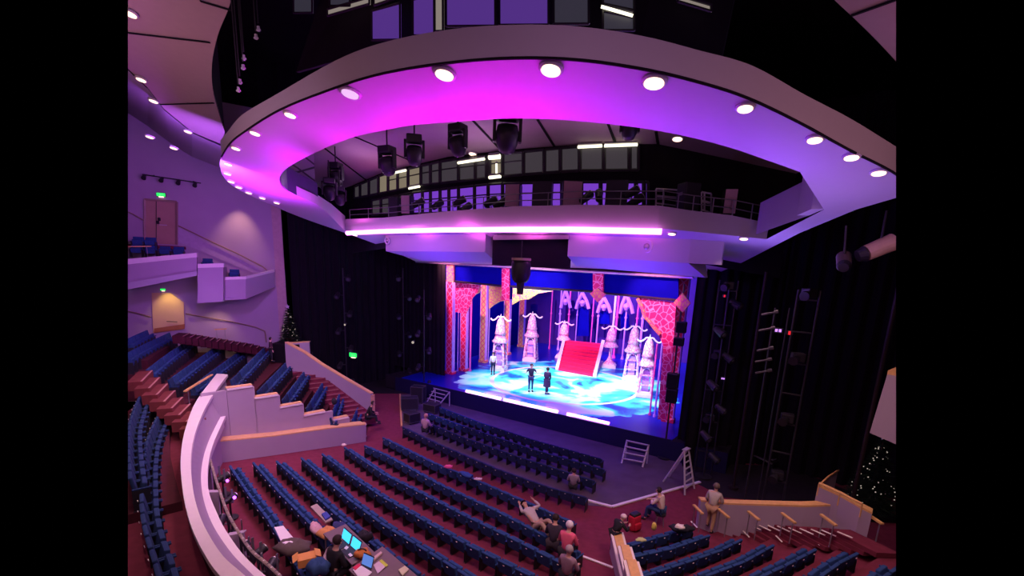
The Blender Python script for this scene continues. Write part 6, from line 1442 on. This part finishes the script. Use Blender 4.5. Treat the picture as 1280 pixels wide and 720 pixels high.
# inner ceiling and bridge: violet work light from the bridge deck
for u, e in ((480, 40), (620, 55), (760, 40)):
    p = W(u, 255, BT[0] + SN * 1.0, BT[5] + SN * 1.0); area('bridge_up', p + Z * .6 - SN * 1.2, p + Z * 3 - SN * 2.5, e * .5, (.75, .42, .85), .6)
# house fill: downlights
pk = (1, .50, .62)
for i, q in enumerate(DLP):
    if i in (1, 3, 5, 19): continue
    spot('downlight_beam', q - Z * .12, q - Z * 6 + Vector((0, 0, 0)), 360, (1, .60, .60), 110, .8, .12)
# unseen area fill added above and behind the audience
for p, t_, e, c in [((0, 1, 12.6), (-1, 13, 0), 2200, (1, .48, .66)), ((-6, 3, 12.2), (-9, 14, 2), 1500, (1, .50, .62)), ((7, 3, 12.2), (7, 13, 0), 1300, (1, .42, .55)), ((-8, 6, 12.0), (-13, 22, 4), 1500, (.75, .50, 1))]:
    area('house_fill', p, t_, e * .05, c, 2.0, 2.0, 140)
spot('circle_fill', (-7.5, 9, 12), (-10, 12, 3), 700, (1, .70, .62), 85, .8, .15)  # two spots added to brighten the circle parapet cap
spot('circle_fill', (-10, 12, 11.8), (-12.5, 18, 3), 600, (1, .66, .60), 80, .8, .15)
# added violet fill over the left wall, plus the warm scallop
area('wall_fill', cloud(300, 215) - Z * .4 + Vector((-.3, -1.5, 0)), WP(240, 330), 380, (.45, .12, 1), .6)
area('wall_fill', (-5.5, 13, 9.5), (-11, 18.5, 1.5), 360, (.72, .28, 1), 1.0)  # added fill in place of soffit bounce on the slip wall
spot('scallop', WP(297, 238, 1.1) + Z * .2, WP(297, 300, .4), 420, (1, .55, .38), 62, .9, .05)
spot('scallop', WP(208, 360, .8) + Z * .3, WP(212, 400, .1), 130, (1, .66, .22), 70, .8, .05)
spot('scallop', WP(275, 385, 1.2) + Z * .3, WP(270, 420, .2), 90, (1, .6, .4), 80, .9, .05)
area('wall_fill', WP(250, 380, 6), WP(270, 400, 0), 45, (.55, .2, 1), .6)
area('ceil_wash', Vector((-9.5, 9, 9.0)), cc(210, 60), 110, (1, .42, .50), 1.0)
area('ceil_wash', Vector((8, 5, 9.0)), cc(1090, 10), 55, (1, .45, .5), 1.0)
area('fascia_wash', Vector((1, 1.5, 10.5)), cloud(640, 60, .6), 40, (.45, .2, 1), 2.0)
# stage rig
for a_, t_, e, c, an in [(1.5, (4.5, 5), 3600, (.6, 1, 1), 40), (6, (6, 6), 4600, (.8, 1, .95), 38), (8.5, (8.5, 6.5), 4800, (.6, 1, 1), 42), (11, (11, 6.5), 3800, (.25, 1, 1), 42), (13.5, (13, 5), 3200, (.9, .6, 1), 40)]:
    spot('stage_beam', st(a_, 1.6, 10.9), st(t_[0], t_[1], 1), e * 1.25, c, an + 14, .8, .1)
for a_, d, e, c, ta, td, tz in [(2, -3, 1800, (1, .25, .55), 1.5, 4, 5), (8, -4, 1800, (1, .45, .85), 8, 9, 4), (14.5, -3, 1800, (1, .25, .5), 15, 3, 5)]:
    spot('front_beam', st(a_, d, 9.6), st(ta, td, tz + 1.5), e * 1.6, c, 52, .8, .1)
for a_, d, t_ in [(1, 7, 0), (12, 7.5, 0), (1, 15, 0), (11, 16, 0)]:
    area('stage_blue', st(a_, d, 11.2), st(a_, d + 1.5, 1), 300, (.04, .05, 1), 3, 2)
area('header_blue', st(4, -2.2, 8.2), st(4, .9, 8.7), 30, (.05, .04, 1), 2, .3); area('header_blue', st(12, -2.2, 8.0), st(12, .9, 8.7), 30, (.05, .04, 1), 2, .3)
area('header_pink_fill', st(8.2, -2.6, 8.0), st(8.2, .8, 8.8), 130, (1, .3, .6), 12, .3)  # fill added to brighten the header uprights, no fitting of its own
area('box_blue_fill', cloud(560, 300) - Z * 3 - SN * 2.5, cloud(560, 312), 200, (.16, .03, 1), 1.5); area('box_blue_fill', cloud(800, 310) - Z * 3 - SN * 2.5, cloud(800, 315), 200, (.16, .03, 1), 1.5)  # blue fill added to tint the lower faces of the boxes
area('apron_blue', st(8, -2.5, 5.5), st(8, -1.0, 0), 420, (.10, .03, 1), 9, .5)
for f_ in (.25, .55, .85):
    area('foot_glow', st(WID * (.1 + .75 * f_), .25, 1.25), st(WID * (.1 + .75 * f_), 2.5, 2.2), 30, (1, .35, .85), 3.2, .1)

for a_, d, ta, td, tz, e, c, an in [(3, 9, 5, 19, 5, 3200, (.8, .35, 1), 70), (9, 9, 9, 19, 5, 3200, (.8, .35, 1), 70), (1, 1, -1.2, 8, 5, 2500, (1, .35, .5), 60), (10, 2, 12, 10, 4, 2200, (1, .75, .9), 50), (4, 2, 2, 9, 4, 2200, (1, .75, .9), 45), (8, 5, 5.5, 13, 2.5, 1600, (1, .3, .5), 35), (13, -1.2, 15.8, 2.7, 5, 1100, (1, .3, .5), 40)]:
    spot('set_beam', st(a_, d, 10.8), st(ta, td, tz), e * 2.4, c, an, .7, .1)

# ---- stop the building where the photographed place ends
def cutplane(u):
    n = R @ (Vector((F, 0, (u - PU))) if u < PU else Vector((-F, 0, -(u - PU)))); return n.normalized()
bpy.context.view_layer.update()
PLN = [cutplane(160), cutplane(1120)]
doomed = []
for o in list(C.objects):
    if o.type != 'MESH': continue
    mw = o.matrix_world; pts_ = [mw @ Vector(c) for c in o.bound_box]
    for n in PLN:
        ds = [(p - CAM).dot(n) for p in pts_]
        if min(ds) >= 0: continue
        me = o.data.copy() if o.data.users > 1 else o.data; o.data = me
        bm = bmesh.new(); bm.from_mesh(me); inv = mw.inverted(); co = inv @ CAM; nn = (mw.transposed().to_3x3() @ n).normalized()
        bmesh.ops.bisect_plane(bm, geom=bm.verts[:] + bm.edges[:] + bm.faces[:], plane_co=co, plane_no=nn, clear_inner=True, clear_outer=False)
        if not bm.faces: doomed.append(o); bm.free(); break
        bm.to_mesh(me); bm.free()
dn = set(o.name for o in doomed)
for o in doomed:
    for ch in o.children: ch.parent = o.parent
for o in doomed: bpy.data.objects.remove(o)
bpy.context.view_layer.update()
for o in list(C.objects):
    if o.type == 'EMPTY' and not o.children: bpy.data.objects.remove(o)
sc.view_settings.view_transform = 'Standard'; sc.view_settings.look = 'None'; sc.view_settings.gamma = 1; sc.view_settings.exposure = 0; sc.view_settings.use_curve_mapping = False
sc.cycles.use_denoising = True
sc.cycles.max_bounces = 5; sc.cycles.sample_clamp_indirect = 4
